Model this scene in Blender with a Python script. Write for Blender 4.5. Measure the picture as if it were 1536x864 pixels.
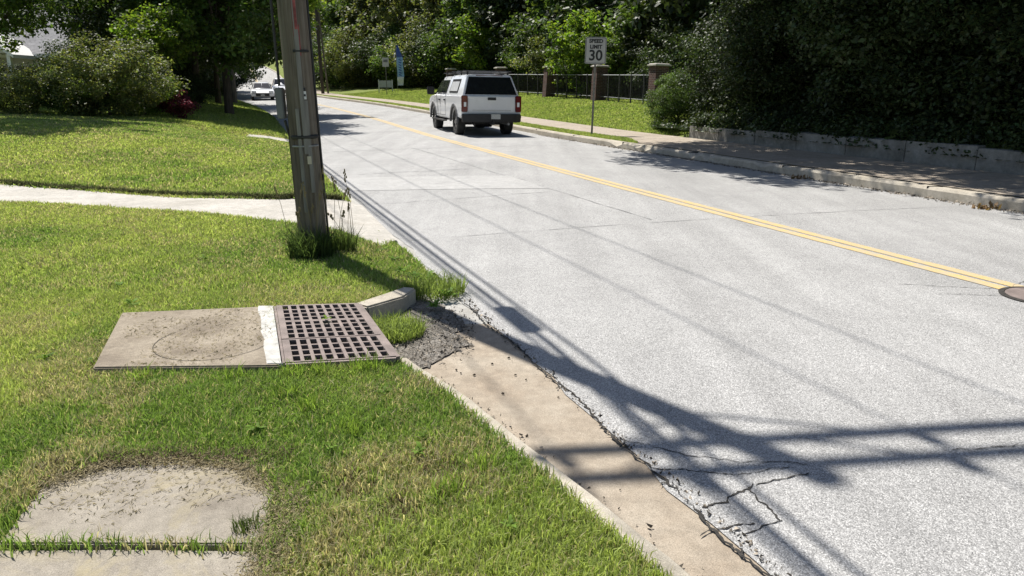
import bpy, bmesh, math, random
import numpy as np
from mathutils import Vector, Matrix
R = math.radians
for o in list(bpy.data.objects): bpy.data.objects.remove(o, do_unlink=True)
S = bpy.context.scene
COL = S.collection

# ------------------------------------------------------------------ camera, sky, sun, exposure
cam_d = bpy.data.cameras.new('camera'); cam = bpy.data.objects.new('camera', cam_d); COL.objects.link(cam)
cam.location = (0, 0, 1.62); cam.rotation_euler = (R(90 - 15.23), 0, 0)
cam_d.lens = 26.0; cam_d.sensor_width = 36.0; cam_d.clip_start = 0.05; cam_d.clip_end = 2000
S.camera = cam
SUN_EL = 59.0
SD = Vector((-0.640, 0.768, 0)).normalized()           # ground direction towards the sun
sun_vec = Vector((SD.x * math.cos(R(SUN_EL)), SD.y * math.cos(R(SUN_EL)), math.sin(R(SUN_EL))))
W = bpy.data.worlds.new('World'); S.world = W; W.use_nodes = True
wn = W.node_tree.nodes; wl = W.node_tree.links
sky = wn.new('ShaderNodeTexSky'); sky.sky_type = 'NISHITA'; sky.sun_disc = False
sky.sun_elevation = R(SUN_EL); sky.sun_rotation = math.atan2(SD.x, SD.y)
bg = wn['Background']; bg.inputs['Strength'].default_value = 0.07
wl.new(sky.outputs[0], bg.inputs['Color'])
sd = bpy.data.lights.new('sun', 'SUN'); sd.energy = 5.0; sd.angle = R(0.53); sd.color = (1.0, 0.955, 0.88)
so = bpy.data.objects.new('sun', sd); COL.objects.link(so)
so.rotation_euler = sun_vec.to_track_quat('Z', 'Y').to_euler(); so.location = (0, 0, 30)
S.view_settings.view_transform = 'Standard'; S.view_settings.look = 'None'
S.view_settings.exposure = 0.54; S.view_settings.gamma = 1
S.view_settings.use_curve_mapping = False
S.render.engine = 'CYCLES'
S.cycles.max_bounces = 6; S.cycles.diffuse_bounces = 3; S.cycles.transmission_bounces = 3

# ------------------------------------------------------------------ helpers
def tag(o, label=None, cat=None, group=None, kind=None):
    if label: o['label'] = label
    if cat: o['category'] = cat
    if group: o['group'] = group
    if kind: o['kind'] = kind
    return o
def empty(name, loc, rz=0, label=None, cat=None, group=None):
    o = bpy.data.objects.new(name, None); COL.objects.link(o); o.empty_display_size = .2
    o.location = loc; o.rotation_euler = (0, 0, rz)
    return tag(o, label, cat, group)
def link_mesh(name, me, mat, parent=None, smooth=False):
    if mat: me.materials.append(mat)
    if smooth: me.polygons.foreach_set('use_smooth', [True] * len(me.polygons))
    o = bpy.data.objects.new(name, me); COL.objects.link(o)
    if parent: o.parent = parent
    return o
def copy_tree(o, parent=None):
    c = o.copy(); COL.objects.link(c)
    c.parent = parent
    for ch in list(o.children): copy_tree(ch, c)
    return c
class MB:
    def __init__(s): s.v = []; s.f = []
    def add(s, vs, fs):
        b = len(s.v); s.v += [tuple(v) for v in vs]; s.f += [tuple(i + b for i in f) for f in fs]; return s
    def box(s, c, d, rz=0, taper=1.0, m=None):
        cx, cy, cz = c; x, y, z = d[0]/2, d[1]/2, d[2]/2
        vs = []
        for (sx, sy, sz) in [(-1,-1,-1),(1,-1,-1),(1,1,-1),(-1,1,-1),(-1,-1,1),(1,-1,1),(1,1,1),(-1,1,1)]:
            t = taper if sz > 0 else 1
            px, py = sx*x*t, sy*y*t
            v = Vector((px*math.cos(rz)-py*math.sin(rz), px*math.sin(rz)+py*math.cos(rz), sz*z))
            if m: v = m @ v
            vs.append((v.x+cx, v.y+cy, v.z+cz))
        return s.add(vs, [(0,3,2,1),(4,5,6,7),(0,1,5,4),(1,2,6,5),(2,3,7,6),(3,0,4,7)])
    def tube(s, pts, rad, n=8, cap=True):
        pts = [Vector(p) for p in pts]
        if not hasattr(rad, '__len__'): rad = [rad]*len(pts)
        vs = []; fs = []
        up = None
        for i, p in enumerate(pts):
            d = (pts[min(i+1, len(pts)-1)] - pts[max(i-1, 0)]).normalized()
            if up is None:
                up = Vector((1, 0, 0)) if abs(d.x) < .9 else Vector((0, 1, 0))
            a = d.cross(up).normalized(); b = a.cross(d).normalized(); up = b
            for k in range(n):
                t = 2*math.pi*k/n
                q = p + (a*math.cos(t) + b*math.sin(t))*rad[i]; vs.append(q)
        for i in range(len(pts)-1):
            for k in range(n):
                fs.append((i*n+k, (i+1)*n+k, (i+1)*n+(k+1)%n, i*n+(k+1)%n))
        if cap: fs.append(tuple(range(n))); fs.append(tuple((len(pts)-1)*n + k for k in reversed(range(n))))
        return s.add(vs, fs)
    def prism(s, poly, z0, z1, axis='z'):
        # extrude polygon; axis 'z': poly xy ; axis 'x': poly yz ; axis 'y': poly xz
        n = len(poly)
        def P(a, b, c):
            return (a, b, c) if axis == 'z' else ((c, a, b) if axis == 'x' else (a, c, b))
        vs = [P(a, b, z0) for a, b in poly] + [P(a, b, z1) for a, b in poly]
        return s.add(vs, [tuple(range(n))[::-1], tuple(range(n, 2*n))] + [(i, (i+1) % n, n+(i+1) % n, n+i) for i in range(n)])
    def quad(s, a, b, c, d): return s.add([a, b, c, d], [(0, 1, 2, 3)])
    def build(s, name, mat, parent=None, smooth=False, bevel=0, seg=2, tri=False):
        me = bpy.data.meshes.new(name); me.from_pydata(s.v, [], s.f)
        bm = bmesh.new(); bm.from_mesh(me); bmesh.ops.recalc_face_normals(bm, faces=bm.faces)
        if bevel:
            es = [e for e in bm.edges if len(e.link_faces) == 2 and e.calc_face_angle(0) > .5]
            bmesh.ops.bevel(bm, geom=es, offset=bevel, segments=seg, affect='EDGES', clamp_overlap=True)
        bm.to_mesh(me); bm.free(); me.update()
        o = link_mesh(name, me, mat, parent)
        if smooth or bevel:
            me.polygons.foreach_set('use_smooth', [True]*len(me.polygons))
            try: me.set_sharp_from_angle(angle=R(35))
            except Exception: pass
        return o
def np_mesh(name, V, F, mat, parent=None, col=None, smooth=False):
    """V (n,3), F (m,k) arrays"""
    me = bpy.data.meshes.new(name)
    V = np.asarray(V, np.float32); F = np.asarray(F, np.int32)
    me.vertices.add(len(V)); me.vertices.foreach_set('co', V.ravel())
    k = F.shape[1]
    me.loops.add(F.size); me.loops.foreach_set('vertex_index', F.ravel())
    me.polygons.add(len(F)); me.polygons.foreach_set('loop_start', np.arange(len(F), dtype=np.int32)*k)
    me.polygons.foreach_set('loop_total', np.full(len(F), k, np.int32))
    if col is not None:
        a = me.color_attributes.new('tint', 'FLOAT_COLOR', 'POINT')
        c = np.ones((len(V), 4), np.float32); c[:, :3] = col; a.data.foreach_set('color', c.ravel())
    me.update(calc_edges=True); me.validate()
    return link_mesh(name, me, mat, parent, smooth)

# ------------------------------------------------------------------ materials
def new_mat(name):
    m = bpy.data.materials.new(name); m.use_nodes = True
    nt = m.node_tree; return m, nt, nt.nodes['Principled BSDF']
def simple(name, col, rough=.6, metal=0, var=.12, scale=6, bump=0, bscale=60, spec=.5, coat=0, stretch=None):
    m, nt, p = new_mat(name)
    tc = nt.nodes.new('ShaderNodeTexCoord'); src = tc.outputs['Object']
    if stretch:
        mp = nt.nodes.new('ShaderNodeMapping'); mp.inputs['Scale'].default_value = stretch
        nt.links.new(src, mp.inputs[0]); src = mp.outputs[0]
    n = nt.nodes.new('ShaderNodeTexNoise'); n.inputs['Scale'].default_value = scale; n.inputs['Detail'].default_value = 6
    nt.links.new(src, n.inputs['Vector'])
    r = nt.nodes.new('ShaderNodeValToRGB'); c = Vector(col)
    r.color_ramp.elements[0].position = .3; r.color_ramp.elements[1].position = .7
    r.color_ramp.elements[0].color = (*[max(0, x*(1-var)) for x in c], 1)
    r.color_ramp.elements[1].color = (*[min(1, x*(1+var)) for x in c], 1)
    nt.links.new(n.outputs['Fac'], r.inputs[0]); nt.links.new(r.outputs[0], p.inputs['Base Color'])
    p.inputs['Roughness'].default_value = rough; p.inputs['Metallic'].default_value = metal
    p.inputs['Specular IOR Level'].default_value = spec
    if coat: p.inputs['Coat Weight'].default_value = coat
    if bump:
        n2 = nt.nodes.new('ShaderNodeTexNoise'); n2.inputs['Scale'].default_value = bscale; n2.inputs['Detail'].default_value = 5
        nt.links.new(src, n2.inputs['Vector'])
        b = nt.nodes.new('ShaderNodeBump'); b.inputs['Strength'].default_value = bump; b.inputs['Distance'].default_value = .01
        nt.links.new(n2.outputs['Fac'], b.inputs['Height']); nt.links.new(b.outputs[0], p.inputs['Normal'])
    return m
class NT:
    """tiny node-graph helper working in world/object metres"""
    def __init__(s, name):
        s.m, s.nt, s.p = new_mat(name)
        s.pos = s.nt.nodes.new('ShaderNodeNewGeometry').outputs['Position']
    def noise(s, scale, detail=4, rough=.55, dist=0, vec=None):
        n = s.nt.nodes.new('ShaderNodeTexNoise'); n.inputs['Scale'].default_value = scale
        n.inputs['Detail'].default_value = detail; n.inputs['Roughness'].default_value = rough
        n.inputs['Distortion'].default_value = dist
        s.nt.links.new(vec or s.pos, n.inputs['Vector']); return n.outputs['Fac']
    def vor(s, scale, out='Color', feature='F1', vec=None):
        n = s.nt.nodes.new('ShaderNodeTexVoronoi'); n.inputs['Scale'].default_value = scale; n.feature = feature
        s.nt.links.new(vec or s.pos, n.inputs['Vector']); return n.outputs[out]
    def scaled(s, sc, rz=0):
        n = s.nt.nodes.new('ShaderNodeMapping'); n.inputs['Scale'].default_value = sc; n.inputs['Rotation'].default_value = (0, 0, rz)
        s.nt.links.new(s.pos, n.inputs[0]); return n.outputs[0]
    def ramp(s, f, stops):
        r = s.nt.nodes.new('ShaderNodeValToRGB'); e = r.color_ramp.elements
        while len(e) < len(stops): e.new(.5)
        for i, (p, c) in enumerate(stops):
            e[i].position = p
            e[i].color = (c, c, c, 1) if not hasattr(c, '__len__') else (*c, 1)
        s.nt.links.new(f, r.inputs[0]); return r.outputs[0]
    def mix(s, f, a, b, mode='MIX'):
        n = s.nt.nodes.new('ShaderNodeMix'); n.data_type = 'RGBA'; n.blend_type = mode
        for sock, v in ((n.inputs[0], f), (n.inputs[6], a), (n.inputs[7], b)):
            if isinstance(v, (int, float)): sock.default_value = v if sock == n.inputs[0] else (v, v, v, 1)
            elif isinstance(v, tuple): sock.default_value = (*v, 1)
            else: s.nt.links.new(v, sock)
        return n.outputs[2]
    def bump(s, h, strength=.5, dist=.01):
        b = s.nt.nodes.new('ShaderNodeBump'); b.inputs['Strength'].default_value = strength; b.inputs['Distance'].default_value = dist
        s.nt.links.new(h, b.inputs['Height']); s.nt.links.new(b.outputs[0], s.p.inputs['Normal'])
    def done(s, col, rough=.85, spec=.3):
        s.nt.links.new(col, s.p.inputs['Base Color'])
        if isinstance(rough, (int, float)): s.p.inputs['Roughness'].default_value = rough
        else: s.nt.links.new(rough, s.p.inputs['Roughness'])
        s.p.inputs['Specular IOR Level'].default_value = spec
        return s.m

# asphalt: pale, worn, exposed light and dark aggregate
g = NT('worn_asphalt')
vc = g.ramp(g.vor(200), [(0.0, (.08, .08, .08)), (.36, (.28, .277, .272)), (.62, (.44, .437, .43)), (1, (.82, .81, .79))])
fine = g.ramp(g.noise(330, 2, .7), [(.35, .55), (.65, 1.25)])
c = g.mix(1.0, vc, fine, 'MULTIPLY')
c = g.mix(.25, c, (.38, .377, .37))
big = g.ramp(g.noise(.55, 5, .6), [(.3, .86), (.7, 1.06)])
c = g.mix(1.0, c, big, 'MULTIPLY')
streak = g.ramp(g.noise(1.0, 4, .6, vec=g.scaled((2.2, .12, 1), R(19))), [(.35, .89), (.65, 1.05)])
c = g.mix(1.0, c, streak, 'MULTIPLY')
pat = g.ramp(g.noise(3.0, 6, .75), [(.3, .92), (.7, 1.06)]); c = g.mix(1.0, c, pat, 'MULTIPLY')
g.bump(g.vor(170, 'Distance'), .35, .006)
M_ASPH = g.done(c, .8, .35)

def concrete(name, a, b, stain=(.16, .13, .09), sp=.5, sc=1.0, dark=.35):
    g = NT(name)
    base = g.ramp(g.noise(2.2*sc, 6, .65), [(.3, a), (.7, b)])
    grain = g.ramp(g.noise(210, 4, .8), [(.32, .55), (.68, 1.28)])
    mott = g.ramp(g.noise(14*sc, 5, .7), [(.3, .80), (.7, 1.12)]); base = g.mix(1.0, base, mott, 'MULTIPLY')
    c = g.mix(1.0, base, grain, 'MULTIPLY')
    st = g.ramp(g.noise(1.3*sc, 7, .7, .6), [(.50, 0.0), (.72, dark)])
    c = g.mix(st, c, stain)
    pits = g.ramp(g.vor(60, 'Distance'), [(0.05, .55), (.14, 1.0)])
    c = g.mix(sp, c, g.mix(1.0, c, pits, 'MULTIPLY'))
    g.bump(g.noise(180, 4, .7), .4, .006)
    return g.done(c, .9, .25)
M_APRON = concrete('gutter_concrete', (.33, .27, .205), (.44, .385, .31), (.20, .155, .11), dark=.5)
M_KERB = concrete('kerb_concrete', (.40, .36, .29), (.56, .51, .43), (.18, .15, .11))
M_DRIVE = concrete('driveway_concrete', (.42, .40, .36), (.56, .53, .48), (.22, .19, .14))
M_WALK = concrete('walk_concrete', (.25, .22, .18), (.37, .335, .28), (.40, .34, .19), dark=.7, sc=1.8)
M_SLAB = concrete('lid_concrete', (.24, .20, .15), (.37, .32, .25), (.13, .105, .08), dark=.75, sc=2.2)
M_WALL = concrete('wall_concrete', (.20, .19, .17), (.36, .35, .32), (.07, .07, .055), dark=.75)
M_SIDE = concrete('sidewalk_concrete', (.34, .29, .23), (.46, .40, .33), (.20, .16, .11))

def ground_mat():
    g = NT('lawn_soil')
    a = g.ramp(g.noise(1.1, 6, .65), [(.30, (.13, .18, .045)), (.55, (.20, .24, .07)), (.72, (.30, .28, .14))])
    b = g.ramp(g.noise(55, 4, .75), [(.3, .45), (.7, 1.35)])
    c = g.mix(1.0, a, b, 'MULTIPLY')
    g.bump(g.noise(70, 4, .7), .8, .03)
    return g.done(c, .95, .1)
M_GROUND = ground_mat()
g = NT('bare_soil')
c = g.mix(1.0, g.ramp(g.noise(9, 6, .7), [(.3, (.18, .16, .135)), (.7, (.36, .335, .30))]), g.ramp(g.vor(90), [(.1, .4), (.9, 1.5)]), 'MULTIPLY')
g.bump(g.noise(90, 4, .8), 1.0, .02); M_SOIL = g.done(c, .95, .1)
g = NT('yellow_paint')
wear = g.ramp(g.noise(7, 7, .75), [(.40, .05), (.62, .85)])
sp = g.ramp(g.vor(170), [(.1, .75), (.9, 1.15)])
c = g.mix(wear, g.mix(1.0, (.62, .44, .18), sp, 'MULTIPLY'), (.40, .37, .30))
M_YELLOW = g.done(c, .7, .3)
M_CRACK = simple('crack_dirt', (.035, .032, .028), .95, var=.5, scale=40)
M_JOINT = simple('tar_joint', (.19, .19, .19), .9, var=.3, scale=20)

def leaf_mat(name, col, trans=.35, rough=.5, tcol=None, spec=.3):
    m, nt, p = new_mat(name)
    at = nt.nodes.new('ShaderNodeAttribute'); at.attribute_name = 'tint'
    mx = nt.nodes.new('ShaderNodeMix'); mx.data_type = 'RGBA'; mx.blend_type = 'MULTIPLY'; mx.inputs[0].default_value = 1
    mx.inputs[6].default_value = (*col, 1); nt.links.new(at.outputs['Color'], mx.inputs[7])
    nt.links.new(mx.outputs[2], p.inputs['Base Color']); p.inputs['Roughness'].default_value = rough
    p.inputs['Specular IOR Level'].default_value = spec
    tr = nt.nodes.new('ShaderNodeBsdfTranslucent')
    m2 = nt.nodes.new('ShaderNodeMix'); m2.data_type = 'RGBA'; m2.blend_type = 'MULTIPLY'; m2.inputs[0].default_value = 1
    m2.inputs[6].default_value = (*(tcol or (col[0]*1.6, col[1]*1.7, col[2]*.7)), 1); nt.links.new(at.outputs['Color'], m2.inputs[7])
    nt.links.new(m2.outputs[2], tr.inputs['Color'])
    ms = nt.nodes.new('ShaderNodeMixShader'); ms.inputs[0].default_value = trans
    nt.links.new(p.outputs[0], ms.inputs[1]); nt.links.new(tr.outputs[0], ms.inputs[2])
    nt.links.new(ms.outputs[0], nt.nodes['Material Output'].inputs[0])
    return m
M_GRASS = leaf_mat('grass_blades', (1, 1, 1), .48, .6, (1.15, 1.18, .75), .15)
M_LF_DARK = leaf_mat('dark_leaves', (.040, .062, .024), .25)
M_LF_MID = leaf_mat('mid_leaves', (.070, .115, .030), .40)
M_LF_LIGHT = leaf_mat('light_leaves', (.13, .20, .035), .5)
M_LF_GREY = leaf_mat('greyish_leaves', (.125, .15, .060), .42)
M_LF_RED = leaf_mat('maroon_leaves', (.14, .035, .05), .3, tcol=(.22, .04, .06))
M_BARK = simple('bark', (.085, .070, .055), .95, var=.35, scale=5, bump=.8, bscale=25, spec=.1, stretch=(3, 3, .5))
M_STRAW = leaf_mat('dry_straw', (1, 1, 1), .2, .7, (1, 1, .8), .1)

# ------------------------------------------------------------------ terrain functions
CY = np.array([-60, 5.78, 12.69, 22.26, 38.2, 50, 60, 70, 80, 100, 140, 200, 400.])
CX = np.array([27.5, 4.16, 1.65, -1.75, -7.3, -12.1, -16.8, -21.5, -25.6, -33, -47, -70, -145.])
ZY = np.array([-60, 25, 42, 57, 70, 85, 100, 140, 200, 400.])
ZZ = np.array([0, 0, .18, .45, .62, .85, 1.4, 4.1, 7.5, 14.])
def _smooth(ys, ks, vs):
    acc = 0
    for d in (-4, -2, 0, 2, 4): acc = acc + np.interp(ys + d*np.clip((ys-14)/20, 0, 1), ks, vs)
    return acc/5
def C(y): return _smooth(np.asarray(y, float), CY, CX)
def RZ(y): return _smooth(np.asarray(y, float), ZY, ZZ)
K = .945
def off(x, y): return (x - C(y))*K
def X(o, y): return C(y) + o/K
HWR = 3.8; HWL = -4.36
def crown(o): return .045*np.clip(1 - (o/4.2)**2, 0, 1)
def _xk(y): return np.interp(y, [-1, .9, 2.19, 3.5, 4.15], [2.1, 1.22, .545, -.20, -.64])
_ko = lambda y: float((_xk(y) - C(y))*K)
OLY = np.array([-60, -1.0, .9, 2.19, 2.85, 3.5, 4.15, 4.6, 5.0, 5.5, 6.1, 7.2, 7.8, 400])
OLO = np.array([-4.6, _ko(-1), _ko(.9), _ko(2.19), _ko(2.85), _ko(3.5), _ko(4.15), -5.15, -5.18, -4.78, -4.42, -4.42, -4.46, -4.46])
def OL(y): return np.interp(y, OLY, OLO)
def ss(a, b, t):
    t = np.clip((t - a)/(b - a), 0, 1); return t*t*(3-2*t)
def T(x, y):
    x = np.asarray(x, float); y = np.asarray(y, float)
    o = off(x, y); rz = RZ(y)
    d = OL(y) - o                               # >0 on the left verge
    # left side
    base = .085*ss(0, .10, d)*(1-ss(5.3, 6.2, y)) + (.02 + .07*ss(.0, .7, d))*ss(5.3, 6.2, y)
    rise = np.interp(d, [0, .5, 1.8, 4.0, 7.2, 14, 40, 120], [0, .06, .24, .50, .70, .85, 1.3, 3.0])
    A = ss(10.6, 18.5, y)
    gully = 1 - .75*np.exp(-((y-22.4)/1.1)**2)*(1-ss(1.5, 3.5, d))
    A2 = 1 + .35*ss(25, 33, y)
    zl = base + rise*A*gully*A2 + .012*np.sin(x*1.7+y*.9)*np.sin(y*1.3-x*.6)*ss(.2, 1.5, d)
    # right side
    e = o - HWR
    zr = .15 + .02*ss(.2, 2.4, e)
    lawn = .5*ss(2.3, 8.5, e)*ss(20, 25, y) + np.interp(e, [8, 20, 60, 150], [0, .5, 2.5, 7])
    bank = np.interp(e, [2.60, 2.66, 4, 8, 20], [0, .30, .9, 1.5, 1.5])*(1-ss(21.6, 22.8, y))
    zr = zr + np.maximum(lawn, bank)
    z = np.where(d > 0, zl, np.where(e > 0.16, zr, -.07))
    # background woods rise gently
    far = ss(60, 220, y)*4*ss(8, 40, np.abs(o))
    return z + rz + far

# pads (world xy polygons)
SLAB = [(-2.30, 3.80), (-1.28, 3.83), (-1.72, 4.97), (-2.66, 4.82)]
STRIP = [(-1.36, 3.85), (-1.27, 3.85), (-1.67, 4.97), (-1.78, 4.97)]
GRATE = [(-1.26, 3.86), (-.66, 3.96), (-1.09, 5.02), (-1.65, 4.96)]
WALK1 = [(-1.78, 2.24), (-1.86, 2.62), (-1.70, 2.80), (-1.42, 2.84), (-1.12, 2.80), (-.93, 2.60), (-.86, 2.235)]
WALK2 = [(-1.90, .6), (-1.78, 2.215), (-1.3, 2.22), (-.86, 2.21), (-.78, 2.0), (-.80, .6)]
DRIVE = [(-40, 24), (-16, 14.5), (-7.4, 10.12), (-5.41, 9.62), (-3.6, 8.95), (-2.5, 8.42), (-1.9, 8.0), (-1.32, 7.35), (-1.25, 7.9), (-2.10, 10.3), (-2.45, 10.75),
         (-3.3, 10.28), (-4.6, 10.45), (-8.07, 11.70), (-16, 16.4), (-40, 28)]
def poly_mask(px, py, poly):
    inside = np.zeros(len(px), bool); n = len(poly)
    for i in range(n):
        x1, y1 = poly[i]; x2, y2 = poly[(i+1) % n]
        cond = ((y1 > py) != (y2 > py))
        with np.errstate(divide='ignore', invalid='ignore'):
            xi = (x2-x1)*(py-y1)/(y2-y1+1e-12)+x1
        inside ^= cond & (px < xi)
    return inside
DRIVE2_Y = (21.4, 23.4)

# ------------------------------------------------------------------ ground
def ground():
    os_ = list(np.arange(-5.4, -4.38, .04)) + [-4.38, -4.34, -4.28, 0, 3.7, HWR, HWR+.03, HWR+.18, 4.2, 4.6, 5.2, 5.8, 6.2, 6.26, 6.37, 6.40, 6.43, 6.6]
    os_ += list(np.arange(6.9, 16, .5)) + [17, 19, 22, 26, 32, 40, 55, 75, 110, 160, 240]
    os_ += list(np.arange(-16, -5.4, .16)) + [-17, -18.5, -20, -23, -27, -32, -40, -55, -75, -110, -160, -240]
    os_ = np.array(sorted(set(np.round(os_, 3))))
    ys = list(np.arange(0, 7, .08)) + list(np.arange(7, 26, .22)) + list(np.arange(26, 60, 1.0)) + list(np.arange(60, 150, 3)) + [160, 175, 190, 210, 240, 280, 340] + [-50, -30, -15, -8, -4, -2, -1]
    ys = np.array(sorted(ys))
    O, Y = np.meshgrid(os_, ys)
    XX = X(O, Y); Z = T(XX, Y)
    n, m = O.shape
    V = np.stack([XX, Y, Z], -1).reshape(-1, 3)
    i = np.arange(n*m).reshape(n, m)
    F = np.stack([i[:-1, :-1], i[:-1, 1:], i[1:, 1:], i[1:, :-1]], -1).reshape(-1, 4)
    # lower the ground beneath pads a little
    for P, dz in ((SLAB, .05), (GRATE, .35), (WALK1, .02), (WALK2, .02)):
        ins = poly_mask(V[:, 0], V[:, 1], P); V[ins, 2] -= dz
    o = np_mesh('ground', V, F, M_GROUND, smooth=True); tag(o, kind='structure')
ground()

def strip(name, mat, ofs, ys, zoff=0, zfun=None, parent=None, kind='structure'):
    """sheet between offsets ofs (list or functions) following the road"""
    rows = []
    for y in ys:
        for q in ofs:
            ov = q(y) if callable(q) else q
            x = float(X(ov, y)); z = (float(RZ(y)) + float(crown(ov))) if zfun is None else zfun(x, y, ov)
            rows.append((x, y, z+zoff))
    m = len(ofs); i = np.arange(len(ys)*m).reshape(len(ys), m)
    F = np.stack([i[:-1, :-1], i[:-1, 1:], i[1:, 1:], i[1:, :-1]], -1).reshape(-1, 4)
    o = np_mesh(name, np.array(rows), F, mat, parent, smooth=True)
    if parent is None: tag(o, kind=kind)
    return o
YS = list(np.arange(-20, 0, 2.)) + list(np.arange(0, 30, .25)) + list(np.arange(30, 70, 1.)) + list(np.arange(70, 230, 3.))
rnd = random.Random(3)
jag = {round(y, 3): rnd.uniform(-.025, .025) for y in YS}
JO = lambda y: HWL + .085*float(1-ss(2.0, 4.6, y)) + jag.get(round(float(y), 3), 0) + .03*math.sin(y*1.9)
road = strip('road', M_ASPH, [JO, -3.6, -2.7, -1.8, -.9, 0, .9, 1.8, 2.7, HWR], YS)
YG = [y for y in YS if y < 6.6]
YG2 = sorted(YG + [2.19, 2.55, 3.5, 4.15, 4.6, 5.5, 6.3])
M_GUT = concrete('grey_gutter_concrete', (.40, .39, .365), (.50, .49, .46), (.26, .24, .21), dark=.5)
gutter = strip('gutter', M_APRON, [lambda y: float(OL(y))-.02, lambda y: float(OL(y))+.1, lambda y: -4.5 if OL(y) < -4.55 else float(OL(y))+.02, -4.12], [y for y in YG2 if y <= 5.0],
               zfun=lambda x, y, o: float(RZ(y)) - .006 + .0*o)
strip('gutter', M_GUT, [lambda y: float(OL(y))-.02, lambda y: float(OL(y))+.1, -4.2, -4.12], [y for y in YG2 if y >= 5.0], zfun=lambda x, y, o: float(RZ(y)) - .006)
YK = [y for y in YS if y >= 6.25]
gutter_far = strip('gutter', M_GUT, [-4.62, -4.2], YK, zfun=lambda x, y, o: float(RZ(y)) - .006)

# double yellow line
def yl(a, b): return strip('road_marking', M_YELLOW, [lambda y: a-.10*(1-float(ss(8, 25, y))), lambda y: b-.10*(1-float(ss(8, 25, y)))], YS, zoff=.004, parent=road)
yl(-.145, -.022); yl(.022, .145)

# kerb along the right
def kerb_right():
    mb = MB(); ys = YS; rg = random.Random(5)
    prof = []
    for y in ys:
        j = rg.uniform(-.012, .012) if y < 24 else 0
        dr = rg.choice([0, 0, 0, .05, .09]) if 13.5 < y < 21 else 0; j -= dr*.6
        x0, x1, x2 = float(X(HWR, y)), float(X(HWR+.03, y)), float(X(HWR+.2, y)); z = float(RZ(y))
        prof.append([(x0, y, z-.08), (x0+j, y, z+.13-dr), (x1+j+dr, y, z+.17-dr*.7), (x2, y, z+.172), (x2, y, z-.05)])
    for a, b in zip(prof[:-1], prof[1:]):
        for k in range(4): mb.quad(a[k], a[k+1], b[k+1], b[k])
    o = mb.build('kerb', M_KERB); tag(o, kind='structure'); return o
kerb_right()
# expansion joints on the kerb
mb = MB()
for y in np.arange(5, 60, 3.05):
    for k in range(1):
        x = float(X(HWR, y)); z = float(RZ(y)); mb.box((x+.095, y, z+.09), (.215, .012, .178), rz=-R(19))
mb.build('kerb_joint', M_CRACK, bpy.data.objects['kerb'])
# sidewalk right: wide beside the wall, then behind a grass strip
def sw_in(y): return HWR+.2 if y < 19.5 else (HWR+.2 + (.62)*float(ss(19.5, 22, y)))
YW = [y for y in YS if -20 <= y < 110]
strip('sidewalk', M_SIDE, [sw_in, lambda y: 5.2, lambda y: 6.27 if y < 23 else 6.25], YW,
      zfun=lambda x, y, o: float(RZ(y)) + .172 + .02*float(ss(.2, 2.4, o-HWR)) + .012)
sj = MB()
for y in np.arange(6, 60, 1.52):
    a, b = sw_in(y), 6.25
    xa, xb = float(X(a, y)), float(X(b, y)); dy = (b-a)*.33
    z = float(RZ(y))+.172+.014
    sj.quad((xa, y-.0, z+.003), (xa, y+.014, z+.003), (xb, y+dy+.014, z+.021), (xb, y+dy, z+.021))
sj.build('sidewalk_joint', M_CRACK, bpy.data.objects['sidewalk'])

# left kerb edge of the lawn (thin pale strip) with a raised stub past the grate
def kerb_left():
    pts = [(2.1, -1), (1.22, .9), (.545, 2.19), (-.20, 3.5), (-.62, 4.11)]
    mb = MB(); rg = random.Random(2)
    P = []
    for (a, b) in zip(pts[:-1], pts[1:]):
        n = max(2, int(math.dist(a, b)/.15))
        for i in range(n): P.append(Vector((a[0]+(b[0]-a[0])*i/n, a[1]+(b[1]-a[1])*i/n, 0)))
    P.append(Vector((*pts[-1], 0)))
    prof = []
    for i, p in enumerate(P):
        d = (P[min(i+1, len(P)-1)]-P[max(i-1, 0)]).normalized(); nrm = Vector((d.y, -d.x, 0))
        j = rg.uniform(-.006, .006)
        o_, i_ = p + nrm*(.02+j), p - nrm*.10
        prof.append([(o_.x, o_.y, -.03), (o_.x, o_.y, .045), (o_.x-nrm.x*.03, o_.y-nrm.y*.03, .075), (i_.x, i_.y, .085), (i_.x, i_.y, 0)])
    for a, b in zip(prof[:-1], prof[1:]):
        for k in range(4): mb.quad(a[k], a[k+1], b[k+1], b[k])
    o = mb.build('kerb', M_KERB); tag(o, kind='structure')
    s = MB()
    s.prism([(-1.13, 5.08), (-1.02, 4.99), (-.80, 5.26), (-.74, 5.50), (-.84, 5.53), (-.93, 5.38)], -.05, .125)
    o2 = s.build('kerb', M_KERB, bevel=.012); tag(o2, kind='structure')
kerb_left()
# soil-filled pocket beyond the grate
def blob(name, mat, poly, z, seed, kind='structure', dens=6, amp=.02, h=.02):
    rg = random.Random(seed); P = []
    for i in range(len(poly)):
        a, b = poly[i], poly[(i+1) % len(poly)]
        for k in range(dens):
            t = k/dens; P.append((a[0]+(b[0]-a[0])*t+rg.uniform(-amp, amp), a[1]+(b[1]-a[1])*t+rg.uniform(-amp, amp)))
    cx = sum(p[0] for p in P)/len(P); cy = sum(p[1] for p in P)/len(P)
    V = [(cx, cy, z+h)]; n = len(P)
    for r, hh in ((.35, .9), (.7, .6), (1, 0)):
        for p in P: V.append((cx+(p[0]-cx)*r, cy+(p[1]-cy)*r, z+h*hh*rg.uniform(.6, 1.4)))
    F = [(0, 1+i, 1+(i+1) % n) for i in range(n)]
    for ring in range(2):
        b = 1+ring*n
        F += [(b+i, b+n+i, b+n+(i+1) % n, b+(i+1) % n) for i in range(n)]
    mb = MB().add(V, F); o = mb.build(name, mat, smooth=True); tag(o, kind=kind); return o
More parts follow.
